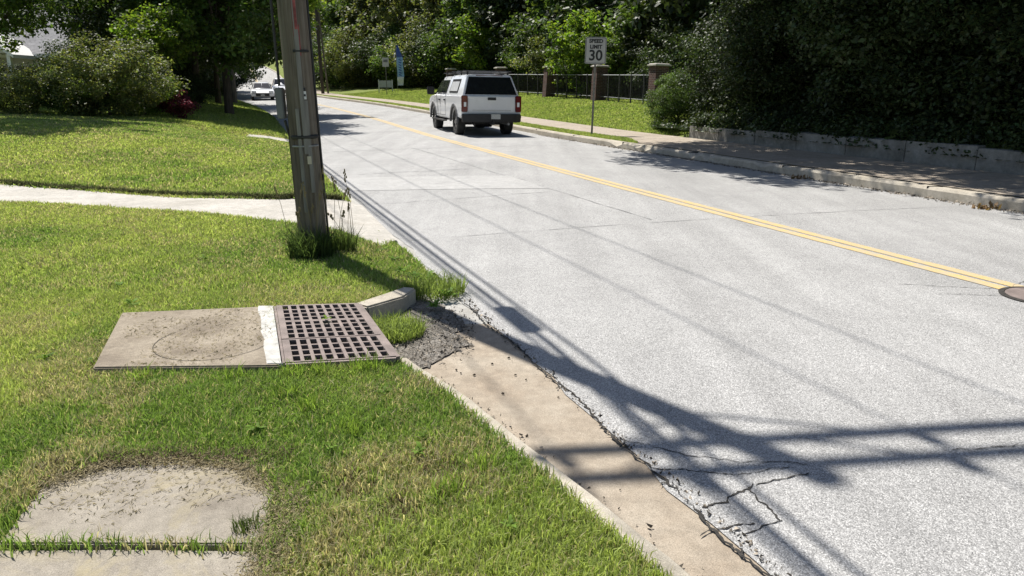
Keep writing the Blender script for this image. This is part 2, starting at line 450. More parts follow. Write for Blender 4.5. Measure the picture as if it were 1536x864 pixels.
blob('soil', M_SOIL, [(-.66, 4.0), (-.56, 4.06), (-.42, 4.35), (-.27, 4.55), (-.36, 4.75), (-.34, 5.05), (-.52, 5.45), (-.98, 6.0), (-.85, 5.3), (-1.02, 4.95)], .003, 4, h=.012, amp=.03, dens=9)

# driveways and pads
def drape(name, mat, poly, dz, step=.3, kind='structure'):
    bm = bmesh.new(); vs = [bm.verts.new((p[0], p[1], 0)) for p in poly]; bm.faces.new(vs)
    xs = [p[0] for p in poly]; ys = [p[1] for p in poly]
    def cut(lo, hi, st, ax):
        c = lo+st
        while c < hi:
            co = (c, 0, 0) if ax == 0 else (0, c, 0); no = (1, 0, 0) if ax == 0 else (0, 1, 0)
            bmesh.ops.bisect_plane(bm, geom=bm.verts[:]+bm.edges[:]+bm.faces[:], plane_co=co, plane_no=no); c += st
    cut(min(xs), max(xs), step, 0); cut(min(ys), max(ys), step, 1)
    for v in bm.verts:
        x, y = v.co.x, v.co.y
        t = float(T(x, y)) if off(x, y) < OL(y)+.0 else float(RZ(y)) + float(crown(off(x, y)))
        v.co.z = t + dz
    me = bpy.data.meshes.new(name); bm.to_mesh(me); bm.free()
    o = link_mesh(name, me, mat, smooth=True); tag(o, kind=kind); return o
drape('driveway', M_DRIVE, DRIVE, .014, .35)
D2 = [(float(X(-4.40, 21.5)), 21.5), (float(X(-4.40, 23.2)), 23.2), (float(X(-5.7, 23.3)), 23.3), (float(X(-5.9, 22.1)), 22.1)]
drape('driveway', M_DRIVE, D2, .02, .5)
def pad(name, mat, poly, z0, z1, bevel=.01):
    mb = MB().prism(poly, z0, z1); o = mb.build(name, mat, bevel=bevel); return o
w1 = pad('path', M_WALK, WALK1, -.03, .095, .006); tag(w1, kind='structure')
w2 = pad('path', M_WALK, WALK2, -.03, .085, .006); tag(w2, kind='structure')

# ------------------------------------------------------------------ storm drain: concrete lid + iron grate
drain = empty('storm_drain_lid', (-1.95, 4.4, .1), 0, 'weathered concrete slab with a round lid outline beside the iron grate', 'drain lid')
def rel(o, par):
    o.parent = par; o.matrix_parent_inverse = Matrix.Translation(-Vector(par.location)); return o
sl = pad('slab', M_SLAB, SLAB, -.02, .135, .008); rel(sl, drain)
M_WHITE_RIM = simple('pale_rim', (.46, .45, .42), .85, var=.25, scale=14, bump=.3)
rg = random.Random(9); left = []; right_ = []
for k in range(9):
    t = k/8; left.append((STRIP[0][0]*(1-t)+STRIP[3][0]*t+rg.uniform(-.008, .008), STRIP[0][1]*(1-t)+STRIP[3][1]*t))
    right_.append((STRIP[1][0]*(1-t)+STRIP[2][0]*t, STRIP[1][1]*(1-t)+STRIP[2][1]*t))
rm = MB().prism(left+right_[::-1], .10, .139).build('mortar_strip', M_WHITE_RIM, bevel=.003); rel(rm, drain)
ring = MB()
cx, cy, rr = -1.80, 4.24, .34
for k in range(40):
    a0, a1 = 2*math.pi*k/40, 2*math.pi*(k+1)/40
    if 0.6 < a0 < 2.6: continue
    w0 = .004
    ring.quad((cx+rr*math.cos(a0), cy+rr*math.sin(a0), .1375), (cx+rr*math.cos(a1), cy+rr*math.sin(a1), .1375),
              (cx+(rr+w0)*math.cos(a1), cy+(rr+w0)*math.sin(a1), .1375), (cx+(rr+w0)*math.cos(a0), cy+(rr+w0)*math.sin(a0), .1375))
rel(ring.build('lid_outline', M_CRACK), drain)

M_IRON = simple('rusty_iron', (.205, .165, .150), .75, metal=.15, var=.25, scale=12, bump=.4, bscale=120)
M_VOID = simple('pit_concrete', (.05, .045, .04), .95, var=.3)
grate = empty('drain_grate', (-1.15, 4.4, .1), 0, 'rusty brown iron storm drain grate with rows of square holes', 'drain grate')
def bil(u, v, P=GRATE):
    a, b, c_, d = [Vector((*p, 0)) for p in P]      # a near-left, b near-right, c far-right, d far-left
    return a*(1-u)*(1-v) + b*u*(1-v) + c_*u*v + d*(1-u)*v
def grate_panel(v0, v1, nrow, ncol=9):
    """lattice plate between v0..v1: columns of narrow ribs, groups of holes"""
    mb = MB(); zt, zb = .142, .105
    def cell(u0, u1, w0, w1, z1=zt):
        q = [bil(u0, w0), bil(u1, w0), bil(u1, w1), bil(u0, w1)]
        mb.add([(p.x, p.y, zb) for p in q]+[(p.x, p.y, z1) for p in q],
               [(3, 2, 1, 0), (4, 5, 6, 7), (0, 1, 5, 4), (1, 2, 6, 5), (2, 3, 7, 6), (3, 0, 4, 7)])
    mu = .055
    cell(0, mu, v0, v1); cell(1-mu*.7, 1, v0, v1)
    dv = v1-v0; mv = .012
    # full-height ribs between hole columns
    cw = (1-mu*1.7)/ncol; hole = cw*.66
    edges = []
    for i in range(ncol):
        c0 = mu+cw*i+(cw-hole)/2; edges.append((c0, c0+hole))
    prev = mu
    for a, b in edges:
        cell(prev, a, v0, v1); prev = b
    cell(prev, 1-mu*.7, v0, v1)
    # cross bars inside each column
    rh = (dv-2*mv)/nrow
    for a, b in edges:
        cell(a, b, v0, v0+mv, zt-.001); cell(a, b, v1-mv, v1, zt-.001)
        for r in range(1, nrow):
            bw = (.016 if (r % 4) else .034)
            w = v0+mv+rh*r
            cell(a, b, w-bw*.5*1.0, w+bw*.5, zt-.003)
    return mb
rel(grate_panel(.0, .345, 4).build('grate_panel', M_IRON), grate)
rel(grate_panel(.358, 1.0, 8).build('grate_panel', M_IRON), grate)
fr = MB()
GA = [bil(u, v) for u, v in ((-.0, -.0), (1, 0), (1, 1), (0, 1))]
for i in range(4):
    a, b = GA[i], GA[(i+1) % 4]; d = (b-a).normalized(); n = Vector((d.y, -d.x, 0))
    q = [a+n*.002, b+n*.002, b+n*.022, a+n*.022]
    fr.prism([(p.x, p.y) for p in q], .05, .136+.001*i)
rel(fr.build('grate_frame', M_IRON), grate)
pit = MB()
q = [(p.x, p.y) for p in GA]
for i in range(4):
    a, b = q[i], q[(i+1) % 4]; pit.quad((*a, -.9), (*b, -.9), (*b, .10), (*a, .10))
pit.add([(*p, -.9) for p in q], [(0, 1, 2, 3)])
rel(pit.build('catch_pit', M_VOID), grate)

# manhole cover by the centre line at the right edge
mh = empty('manhole_cover', (4.12, 5.52, 0), 0, 'round rusty iron manhole cover in the road beside the double yellow line', 'manhole cover')
zc = float(crown(off(4.12, 5.52)))
mb = MB(); seg = 40
mb.tube([(0, 0, zc-.02), (0, 0, zc+.009)], .25, seg); a = mb.build('cover', M_IRON, mh)
mb = MB()
for i in range(seg):
    t0, t1 = 2*math.pi*i/seg, 2*math.pi*(i+1)/seg
    mb.quad((.255*math.cos(t0), .255*math.sin(t0), zc+.011), (.255*math.cos(t1), .255*math.sin(t1), zc+.011), (.295*math.cos(t1), .295*math.sin(t1), zc+.006), (.295*math.cos(t0), .295*math.sin(t0), zc+.006))
mb.build('rim', M_CRACK, mh)
# ------------------------------------------------------------------ cracks
def ribbon(pts, w, z=.004, rg=random.Random(1)):
    mb = MB(); L = []; Rr = []
    for i, p in enumerate(pts):
        a = pts[max(i-1, 0)]; b = pts[min(i+1, len(pts)-1)]
        dx, dy = b[0]-a[0], b[1]-a[1]; l = math.hypot(dx, dy)+1e-9
        ww = w*rg.uniform(.25, 1.6)
        o = off(p[0], p[1]); zz = float(RZ(p[1]))+float(crown(o))+z
        L.append((p[0]-dy/l*ww/2, p[1]+dx/l*ww/2, zz)); Rr.append((p[0]+dy/l*ww/2, p[1]-dx/l*ww/2, zz))
    n = len(pts)
    mb.add(L+Rr, [(i, i+1, n+i+1, n+i) for i in range(n-1)]); return mb
def jaggy(a, b, n, amp, rg):
    P = []; off_ = 0
    for i in range(n+1):
        t = i/n; off_ = off_*.75+rg.uniform(-amp, amp)
        e = math.sin(math.pi*min(t*8, 1, (1-t)*8)/2) if 0 else 1
        dx, dy = b[0]-a[0], b[1]-a[1]; l = math.hypot(dx, dy)
        P.append((a[0]+dx*t-dy/l*off_*e, a[1]+dy*t+dx/l*off_*e))
    return P
rg = random.Random(12)
cr = MB()
def addc(a, b, n, amp, w, z=.004):
    r = ribbon(jaggy(a, b, n, amp, rg), w, z, rg); cr.add(r.v, r.f)
jl = []
for y in np.arange(.8, 5.6, .022):
    jl.append((float(X(HWL+.085*float(1-ss(2.0, 4.6, y))+.03*math.sin(y*1.9)+rg.uniform(-.010, .010)+.015*math.sin(y*7.3), y)), y))
r = ribbon(jl, .011, .005, rg); cr.add(r.v, r.f)
for k in range(26):                      # crumbled gaps beside the joint
    y = rg.uniform(1.8, 5.0); x = float(X(HWL+.085*float(1-ss(2.0, 4.6, y))+.03*math.sin(y*1.9)+rg.uniform(-.005, .035), y))
    addc((x, y), (x+rg.uniform(-.05, .05), y+rg.uniform(-.09, .09)), 4, .01, .007, .006)
addc((.62, 2.93), (.95, 2.86), 22, .010, .006); addc((.95, 2.86), (1.22, 2.92), 18, .008, .004)
addc((.78, 2.60), (1.02, 2.78), 18, .012, .009); addc((1.02, 2.78), (1.28, 2.86), 14, .008, .006)
addc((.98, 2.76), (1.04, 2.52), 14, .010, .007); addc((1.04, 2.52), (.84, 2.42), 12, .01, .006)
addc((.45, 3.25), (.85, 3.02), 22, .01, .004); addc((.85, 3.02), (1.3, 2.93), 22, .01, .004)
addc((.70, 2.42), (.93, 2.50), 12, .01, .008)
addc((2.0, 3.05), (2.9, 3.15), 40, .012, .005)
addc((3.2, 5.9), (3.95, 5.75), 30, .012, .006); addc((3.35, 5.6), (3.95, 5.55), 25, .01, .005); addc((3.95, 5.75), (4.5, 6.1), 20, .012, .006)
tag_cr = cr.build('pavement_crack', M_CRACK, road)
jt = MB()
def addj(a, b, n, amp, w):
    r = ribbon(jaggy(a, b, n, amp, rg), w, .004, rg); jt.add(r.v, r.f)
def cross(y, a=-4.3, b=3.7, amp=.01, w=.012): addj((float(X(a, y)), y), (float(X(b, y+.33*(b-a)*.9)), y+.33*(b-a)*.9), 60, amp, w)
cross(7.9, w=.010); cross(12.2, b=-1.2, w=.02); cross(14.0, b=-1.4, w=.02); cross(19, w=.03); cross(26, w=.04)
addj((float(X(-1.2, 9)), 9), (float(X(-1.6, 20)), 20), 80, .01, .014)
addj((float(X(-4.0, 10.5)), 10.5), (float(X(-1.4, 11.5)), 11.5), 30, .01, .012)
jt.build('pavement_joint', M_JOINT, road)

strip('pavement_patch', concrete('patch_concrete', (.40, .397, .39), (.47, .465, .455), (.3, .29, .27), dark=.2), [-4.25, -3.2, -2.2, -1.3], list(np.arange(11.9, 13.9, .25)), zoff=.0045, parent=road)
# ------------------------------------------------------------------ grass blades
def blades(rs, px, py, pz, h, w, lean, col, tip=.0):
    """5-vertex curved blades"""
    n = len(px); a = rs.uniform(0, 2*np.pi, n); la = rs.uniform(0, 2*np.pi, n)
    cx, cy = np.cos(a), np.sin(a); lx, ly = np.cos(la)*lean*h, np.sin(la)*lean*h
    V = np.zeros((n, 5, 3), np.float32)
    V[:, 0] = np.stack([px-cx*w, py-cy*w, pz-.006], -1); V[:, 1] = np.stack([px+cx*w, py+cy*w, pz-.006], -1)
    mx, my, mz = px+lx*.3, py+ly*.3, pz+h*.55
    V[:, 2] = np.stack([mx+cx*w*.8, my+cy*w*.8, mz], -1); V[:, 3] = np.stack([mx-cx*w*.8, my-cy*w*.8, mz], -1)
    V[:, 4] = np.stack([px+lx, py+ly, pz+h*np.sqrt(np.clip(1-lean**2*.5, .05, 1))], -1)
    i = np.arange(n)[:, None]*5
    F = np.concatenate([i+np.array([[0, 1, 2]]), i+np.array([[0, 2, 3]]), i+np.array([[3, 2, 4]])])
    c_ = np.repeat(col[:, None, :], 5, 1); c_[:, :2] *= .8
    return V.reshape(-1, 3), F, c_.reshape(-1, 3)
def vnoise(x, y, sc, seed):
    rs = np.random.RandomState(seed); G = rs.rand(64, 64)
    u = x*sc+100; v = y*sc+100; i = np.floor(u).astype(int); j = np.floor(v).astype(int); fu = u-i; fv = v-j
    fu = fu*fu*(3-2*fu); fv = fv*fv*(3-2*fv)
    g = lambda a, b: G[a % 64, b % 64]
    return (g(i, j)*(1-fu)*(1-fv)+g(i+1, j)*fu*(1-fv)+g(i, j+1)*(1-fu)*fv+g(i+1, j+1)*fu*fv)
def fbm(x, y, sc, seed): return (vnoise(x, y, sc, seed)*.5+vnoise(x, y, sc*2.1, seed+1)*.3+vnoise(x, y, sc*4.3, seed+2)*.2)
def pads_clear(x, y, jit):
    m = np.ones(len(x), bool)
    for P in (SLAB, GRATE, WALK1, WALK2, DRIVE, D2): m &= ~poly_mask(x+jit[0], y+jit[1], P)
    return m
def grass_color(x, y, rs, n):
    t = fbm(x, y, .55, 5); t2 = fbm(x, y, 2.2, 15)
    g1 = np.array([.23, .34, .085]); g2 = np.array([.43, .50, .155]); st = np.array([.60, .53, .34])
    k = np.clip((t-.30)/.3, 0, 1)[:, None]
    c = g1*(1-k)+g2*k
    # straw-coloured dead blades more common in dry patches
    dry = np.clip((t2-.46)/.2, 0, 1)*(.30+.35*np.clip((5.5-y)/3, 0, 1)) + .13
    q = rs.rand(n) < dry
    c[q] = st*rs.uniform(.6, 1.1, (q.sum(), 1))
    c *= rs.uniform(.55, 1.4, (n, 1)); return c
def lawn(name, n, sample, h, w, seed, edge_jit=.02, label=None, colour=None, mask=None):
    rs = np.random.RandomState(seed)
    x, y = sample(rs, n)
    o = off(x, y); jit = rs.normal(0, edge_jit, (2, len(x)))
    ok = (OL(y) - o > .005 + .10*(y < 4.2)+jit[0]*.9) & pads_clear(x, y, jit)
    if mask is not None: ok &= mask(x, y, rs)
    x, y = x[ok], y[ok]; m = len(x)
    dens = fbm(x, y, 3.0, 33)
    hh = h(x, y, rs)*(.55+.9*dens)
    col = grass_color(x, y, rs, m) if colour is None else colour(x, y, rs, m)
    ww = w(x, y)*rs.uniform(.6, 1.3, m)
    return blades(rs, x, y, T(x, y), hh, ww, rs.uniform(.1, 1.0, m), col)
def merge(parts):
    V = []; F = []; Cc = []; b = 0
    for v, f, c_ in parts: V.append(v); F.append(f+b); Cc.append(c_); b += len(v)
    return np.concatenate(V), np.concatenate(F), np.concatenate(Cc)
def s_wedge(y0, y1, pw=1.0, left=.76, right=.35):
    def f(rs, n):
        y = y0+(y1-y0)*rs.rand(n)**pw
        xl = -left*y-.25; xr = np.minimum(X(OL(y), y)+.02, right*y+.3)
        return xl+(xr-xl)*rs.rand(n), y
    return f
def near_mask(x, y, rs):
    # thin, worn spots
    t = fbm(x, y, 2.6, 77); spot = (np.hypot(x+.62, (y-2.62)*1.3) < .16) | (np.hypot(x+.42, (y-2.45)*1.3) < .10) | (np.hypot(x+.28, (y-2.75)*1.2) < .09)
    return (t > .12) & (~spot | (rs.rand(len(x)) < .25))
parts = []
parts.append(lawn('a', 230000, s_wedge(1.5, 5.4, .8), lambda x, y, rs: rs.uniform(.025, .062, len(x)), lambda x, y: .0016+.0004*y, 1, .02, mask=near_mask))
parts.append(lawn('b', 190000, s_wedge(5.2, 11.2, .9), lambda x, y, rs: rs.uniform(.03, .06, len(x)), lambda x, y: .0007*y, 2, .035))
parts.append(lawn('c', 210000, s_wedge(10.2, 25.5, .8, .78), lambda x, y, rs: rs.uniform(.03, .065, len(x)), lambda x, y: .0008*y, 3, .06))
V, F, Cc = merge(parts)
tag(np_mesh('lawn_grass', V, F, M_GRASS, col=Cc), 'short yellow green mown grass of the front lawn around the drain', 'grass', kind='stuff')
# far left lawn and right lawn
def s_band(o0, o1, y0, y1):
    def f(rs, n):
        y = y0+(y1-y0)*rs.rand(n)**1.2; o = o0+(o1-o0)*rs.rand(n); return X(o, y), y
    return f
def lush(x, y, rs, m):
    c = grass_color(x, y, rs, m); g1 = np.array([.30, .385, .10]); return c*.45+g1*rs.uniform(.5, 1.2, (m, 1))*.65
def right_blades(n, o0, o1, y0, y1, seed, h0, h1, wk):
    rs = np.random.RandomState(seed); x, y = s_band(o0, o1, y0, y1)(rs, n)
    o = off(x, y)
    ok = (o < 4.62-.06*rs.rand(len(x))) & (o > HWR+.2) & (y > 20) & (o < HWR+.2+.62*ss(19.5, 22, y)+.02*rs.rand(len(x))) | (o > 6.25) & (y > 23.0)
    x, y = x[ok], y[ok]; m = len(x)
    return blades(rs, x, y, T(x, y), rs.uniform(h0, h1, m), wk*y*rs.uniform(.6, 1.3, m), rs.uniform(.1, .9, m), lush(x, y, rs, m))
V, F, Cc = merge([right_blades(70000, 3.95, 4.65, 19, 70, 21, .04, .09, .0007), right_blades(200000, 6.2, 16, 22, 75, 22, .05, .10, .0009)])
tag(np_mesh('verge_grass', V, F, M_GRASS, col=Cc), 'green mown grass across the road below the brick pillars', 'grass', kind='stuff')
rs = np.random.RandomState(31); x, y = s_band(-16, -4.46, 23.5, 62)(rs, 160000); ok = pads_clear(x, y, rs.normal(0, .05, (2, len(x)))); x, y = x[ok], y[ok]; m = len(x)
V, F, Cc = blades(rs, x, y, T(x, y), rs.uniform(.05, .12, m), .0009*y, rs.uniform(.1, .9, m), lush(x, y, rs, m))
tag(np_mesh('far_lawn_grass', V, F, M_GRASS, col=Cc), 'half shaded grass under the maple beyond the second driveway', 'grass', kind='stuff')
# straw clippings round and on the old walk and the lid
def straws():
    rs = np.random.RandomState(44); P = []
    def ring(poly, n, sp, zt):
        poly = np.array(poly); seg = rs.randint(0, len(poly)-1, n); t = rs.rand(n)
        p = poly[seg]*(1-t[:, None])+poly[seg+1]*t[:, None]+rs.normal(0, sp, (n, 2)); P.append((p[:, 0], p[:, 1], np.maximum(T(p[:, 0], p[:, 1])+.012, 0)+zt))
    ring(WALK1[1:-1], 5200, .04, .012)
    ring([(-.86, 2.6), (-.80, 1.9)], 3000, .04, .012)
    x = rs.uniform(-2.6, -1.35, 2600); y = rs.uniform(3.8, 4.9, 2600); k = poly_mask(x, y, SLAB) & (fbm(x, y, 2.2, 3) + .25*np.exp(-((x+1.9)**2+(y-4.1)**2)/.08) > .52)
    P.append((x[k], y[k], np.full(k.sum(), .137)))
    x = rs.uniform(-1.9, -.85, 1800); y = rs.uniform(1.9, 2.8, 1800); k = (poly_mask(x, y, WALK1)) & (fbm(x, y, 3, 9) > .5); P.append((x[k], y[k], np.full(k.sum(), .097)))
    x = np.concatenate([p[0] for p in P]); y = np.concatenate([p[1] for p in P]); z = np.concatenate([p[2] for p in P]); n = len(x)
    a = rs.uniform(0, 2*np.pi, n); L = rs.uniform(.008, .026, n); w = .0012
    dx, dy = np.cos(a)*L, np.sin(a)*L; V = np.zeros((n, 4, 3))
    V[:, 0] = np.stack([x, y, z], -1); V[:, 1] = np.stack([x-np.sin(a)*w*1.6, y+np.cos(a)*w*1.6, z+.001], -1)
    V[:, 2] = V[:, 1]+np.stack([dx, dy, rs.uniform(0, .008, n)], -1); V[:, 3] = V[:, 0]+np.stack([dx, dy, rs.uniform(0, .008, n)], -1)
    col = np.array([.42, .36, .22])*rs.uniform(.45, 1.1, (n, 1))
    F = np.arange(n*4).reshape(n, 4)
    tag(np_mesh('grass_clippings', V.reshape(-1, 3), F, M_STRAW, col=np.repeat(col, 4, 0)), 'dry straw coloured clippings around and on the concrete', 'clippings', kind='stuff')
straws()
# coarse green weeds
def weed(name, loc, n, h0, h1, w, spread, seed, label, cat='weed', group=None, c0=(.10, .19, .03), lean=.8, stalks=0):
    rs = np.random.RandomState(seed); r = spread*np.sqrt(rs.rand(n)); a = rs.uniform(0, 2*np.pi, n)
    px, py = r*np.cos(a), r*np.sin(a); h = rs.uniform(h0, h1, n); col = np.array(c0)*rs.uniform(.55, 1.4, (n, 1))
    # lean outward
    V, F, Cc = blades(rs, px, py, np.zeros(n), h, np.full(n, w)*rs.uniform(.5, 1.3, n), rs.uniform(.1, lean, n), col)
    z = float(T(loc[0], loc[1])) if len(loc) == 2 else loc[2]
    o = np_mesh(name, V, F, M_GRASS, col=Cc); o.location = (loc[0], loc[1], z)
    tag(o, label, cat, group)
    if stalks:
        mb = MB()
        for k in range(stalks):
            a = rs.uniform(0, 6.28); b = (rs.uniform(-spread, spread)*.9, rs.uniform(-spread, spread)*.4); hh = rs.uniform(.35, .95); l = rs.uniform(.05, .3)
            P = [(b[0]+math.cos(a)*l*t*t, b[1]+math.sin(a)*l*t*t, hh*t) for t in (0, .25, .5, .75, 1)]
            mb.tube(P, [.003, .0028, .0022, .002, .0012], 4)
            q = Vector(P[-1]); p0 = Vector(P[-2])
            for j in range(9):
                t = j/9; c_ = p0.lerp(q, .4+.6*t); mb.box((c_.x+rs.uniform(-.01, .01), c_.y+rs.uniform(-.01, .01), c_.z), (.010, .008, .022))
        mb.build('seed_stalks', simple('dry_stalk', (.24, .19, .10), .9, var=.3), o)
    return o
def rosette(loc, r, seed, label, group=None, c0=(.17, .28, .045), n=None, up=.5):
    """broad-leaved weed: long oval leaves"""
    rs = np.random.RandomState(seed); n = n or rs.randint(9, 15); V = []; F = []; Cc = []
    for k in range(n):
        a = rs.uniform(0, 6.28); L = r*rs.uniform(.6, 1.1); w = L*.17; el = rs.uniform(.15, up)
        d = np.array([math.cos(a), math.sin(a), 0]); s_ = np.array([-math.sin(a), math.cos(a), 0]); b = len(V)
        base = np.array([rs.uniform(-.25, .25)*r, rs.uniform(-.25, .25)*r, 0])
        for t, ww in ((0, .25), (.3, .9), (.65, 1), (1, .05)):
            p = base+d*L*t+np.array([0, 0, L*(el*2*t-el*1.3*t*t)+.01])
            V.append(p-s_*w*ww); V.append(p+s_*w*ww+np.array([0, 0, .1*w]))
        for q in range(3): F.append((b+2*q, b+2*q+1, b+2*q+3, b+2*q+2))
        Cc += [np.array(c0)*rs.uniform(.6, 1.3)]*8
    z = float(T(loc[0], loc[1])) if len(loc) == 2 else loc[2]
    o = np_mesh('weed', np.array(V), np.array(F), M_GRASS, col=np.array(Cc)); o.location = (loc[0], loc[1], z+.02)
    tag(o, label, 'weed', group); return o
PB = (-1.885, 6.90)                                      # utility pole base
weed('grass_clump', (PB[0]+.02, PB[1]-.20), 800, .10, .36, .0055, .20, 3, 'dark tall grass clump with seed stalks at the foot of the wooden utility pole', 'grass clump', c0=(.08, .12, .04), lean=1.0, stalks=9)
weed('grass_clump', (PB[0]+.27, PB[1]+.05), 260, .08, .30, .0045, .12, 4, 'tall seeding grass right of the wooden pole at the road edge', 'grass clump', c0=(.09, .13, .04), stalks=8)
weed('grass_clump', (-.80, 4.72, .02), 1300, .03, .14, .0035, .21, 5, 'bright grass tuft growing from dirt between the grate and the gutter', 'grass clump', c0=(.27, .34, .10), lean=1.2)
weed('grass_clump', (-.63, 5.75, .02), 900, .04, .18, .0038, .25, 6, 'leafy green clump growing at the road edge behind the kerb stub', 'grass clump', c0=(.24, .31, .09), lean=1.2)
for i, (x, y, r) in enumerate([(-.72, 5.95, .17), (-.50, 5.55, .14), (-.95, 6.25, .13), (-1.12, 6.75, .12), (-.58, 5.25, .12), (-1.30, 7.1, .11), (-.82, 6.05, .15)]):
    rosette((x, y, .02), r*.6, 50+i, 'broad leafy weed at the road edge between the kerb stub and the pole', 'leafy weeds along the road edge', up=1.1, n=14, c0=(.14, .25, .04))
rw = random.Random(8)
for i in range(26):
    for _ in range(40):
        y = rw.uniform(2.3, 8.0); x = rw.uniform(-.68*y, .3)
        if off(x, y) < OL(y)-.3 and all(not poly_mask(np.array([x]), np.array([y]), P)[0] for P in (SLAB, GRATE, WALK1, WALK2, DRIVE)): break
    rosette((x, y), rw.uniform(.03, .06), 90+i, 'small low broad leaved weed in the mown lawn', 'broad leaved weeds in the lawn', up=.8)
for i, (x, y) in enumerate([(-.25, 2.55), (-.12, 2.75), (-1.0, 3.35), (-.75, 3.1), (-1.15, 3.5), (-1.2, 3.78), (-1.05, 3.80), (-.86, 3.84), (-.78, 3.86), (-1.5, 3.72), (-2.0, 3.70)]):
    weed('grass_clump', (x, y), 60, .06, .13, .003, .06, 200+i, 'taller bright grass tuft in the lawn below the grate', 'grass tufts in the near lawn', 'x', c0=(.17, .27, .04)) if 0 else weed('grass_clump', (x, y), 60, .06, .13, .003, .06, 200+i, 'taller bright grass tuft in the lawn between the grate and the old walk', 'grass clump', 'taller grass tufts in the near lawn', c0=(.25, .36, .07))
weed('grass_clump', (-.95, 2.33, .09), 150, .02, .07, .0018, .05, 230, 'small grass tuft growing on the right edge of the old concrete walk', 'grass clump', c0=(.10, .14, .04))
g_ = MB()
rosette((-1.22, 4.62, .125), .05, 301, 'single bright green leaf cluster lying on the iron grate', n=5, c0=(.2, .34, .03))
# debris
M_DEBRIS = simple('dark_debris', (.06, .045, .03), .95, var=.4)
M_DRYLEAF = leaf_mat('dead_leaves', (.20, .13, .07), .2)
rb = random.Random(17)
for i, (x, y) in enumerate([(-.30, 4.05), (-.22, 4.02), (-.33, 4.10), (.02, 4.02), (.0, 4.25), (-.12, 4.2), (.08, 3.95), (-.05, 3.75), (.25, 3.7), (.45, 2.75), (-.02, 4.3)]):
    m_ = MB(); s_ = rb.uniform(.006, .013); m_.box((0, 0, s_*.3), (s_*1.6, s_, s_*.7), rz=rb.uniform(0, 3), taper=.6)
    o = m_.build('debris_bit', M_DEBRIS, bevel=.002); o.location = (x, y, 0); tag(o, 'dark crumb of debris lying on the tan concrete gutter', 'debris', 'dark crumbs on the concrete gutter')
def leaf_heap(loc, n, s, seed, label):
    rs = np.random.RandomState(seed); V = []; F = []; Cc = []
    for k in range(n):
        p = np.array([rs.normal(0, s), rs.normal(0, s*.5), abs(rs.normal(.02, s*.3))]); u = rs.normal(0, 1, 3); u /= np.linalg.norm(u); w = np.cross(u, rs.normal(0, 1, 3)); w /= np.linalg.norm(w)
        b = len(V); L = rs.uniform(.03, .06)
        V += [p-u*L, p+w*L*.5, p+u*L, p-w*L*.5]; F.append((b, b+1, b+2, b+3)); Cc += [np.ones(3)*rs.uniform(.5, 1.4)]*4
    o = np_mesh('leaf_heap', np.array(V), np.array(F), M_DRYLEAF, col=np.array(Cc)); o.location = loc; tag(o, label, 'dead leaves')
leaf_heap((6.45, 10.0, .01), 40, .09, 5, 'small heap of dead brown leaves in the gutter at the right kerb')
leaf_heap((5.25, 13.4, .01), 25, .12, 6, 'thin scatter of dead leaves in the gutter below the shaded kerb')
def grit():
    rs = np.random.RandomState(808); A = []
    x = rs.uniform(-.95, -.25, 2600); y = rs.uniform(4.0, 5.5, 2600); k = (np.hypot((x+.48)*1.2, (y-4.75)*.75) < .42*rs.uniform(.5, 1.15, 2600)) & (OL(y) < off(x, y)); A.append(np.stack([x[k], y[k], np.full(k.sum(), .012)], -1))
    y = rs.uniform(1.6, 5.6, 420); x = X(-4.33+.07*(1-ss(2, 4.6, y))+rs.normal(0, .02, 420), y); A.append(np.stack([x, y, np.full(420, .004)], -1))
    y = rs.uniform(1.4, 4.1, 200); x = _xk(y)+.03+np.abs(rs.normal(0, .05, 200)); A.append(np.stack([x, y, np.full(200, .0)], -1))
    y = rs.uniform(7, 26, 2600); x = X(3.78-np.abs(rs.normal(0, .09, 2600)), y); A.append(np.stack([x, y, np.full(2600, .02)], -1))
    P = np.concatenate(A); n = len(P); sz = rs.uniform(.002, .0075, n)*(1+.9*(P[:, 1] > 7))
    V = np.repeat(P[:, None, :], 4, 1)+rs.normal(0, 1, (n, 4, 3))*sz[:, None, None]; V[:, 3, 2] = P[:, 2]+sz*1.3
    i = np.arange(n)[:, None]*4; F = np.concatenate([i+np.array([[0, 1, 2]]), i+np.array([[0, 1, 3]]), i+np.array([[1, 2, 3]]), i+np.array([[2, 0, 3]])])
    c = np.array([.32, .28, .23])*rs.uniform(.2, 1.6, (n, 1))
    tag(np_mesh('grit', V.reshape(-1, 3), F, M_STRAW, col=np.repeat(c, 4, 0)), 'loose grit, soil crumbs and leaf bits along the gutter and kerb', 'grit', kind='stuff')
grit()
# fallen dry thatch spots in the front lawn
for i, (x, y) in enumerate([(-.62, 2.62), (-.42, 2.45), (-.28, 2.75)]):
    rs = np.random.RandomState(400+i); n = 260; r = .09*np.sqrt(rs.rand(n)); a = rs.uniform(0, 6.28, n)
    V, F, Cc = blades(rs, r*np.cos(a), r*np.sin(a), np.zeros(n), rs.uniform(.01, .035, n), np.full(n, .002), rs.uniform(.6, 1.3, n), np.array([.16, .12, .06])*rs.uniform(.3, 1.5, (n, 1)))
    o = np_mesh('thatch_clump', V, F, M_STRAW, col=Cc); o.location = (x, y, float(T(x, y))); tag(o, 'brown clump of dead thatch in the foreground lawn', 'dead grass', 'brown thatch clumps in the front lawn')
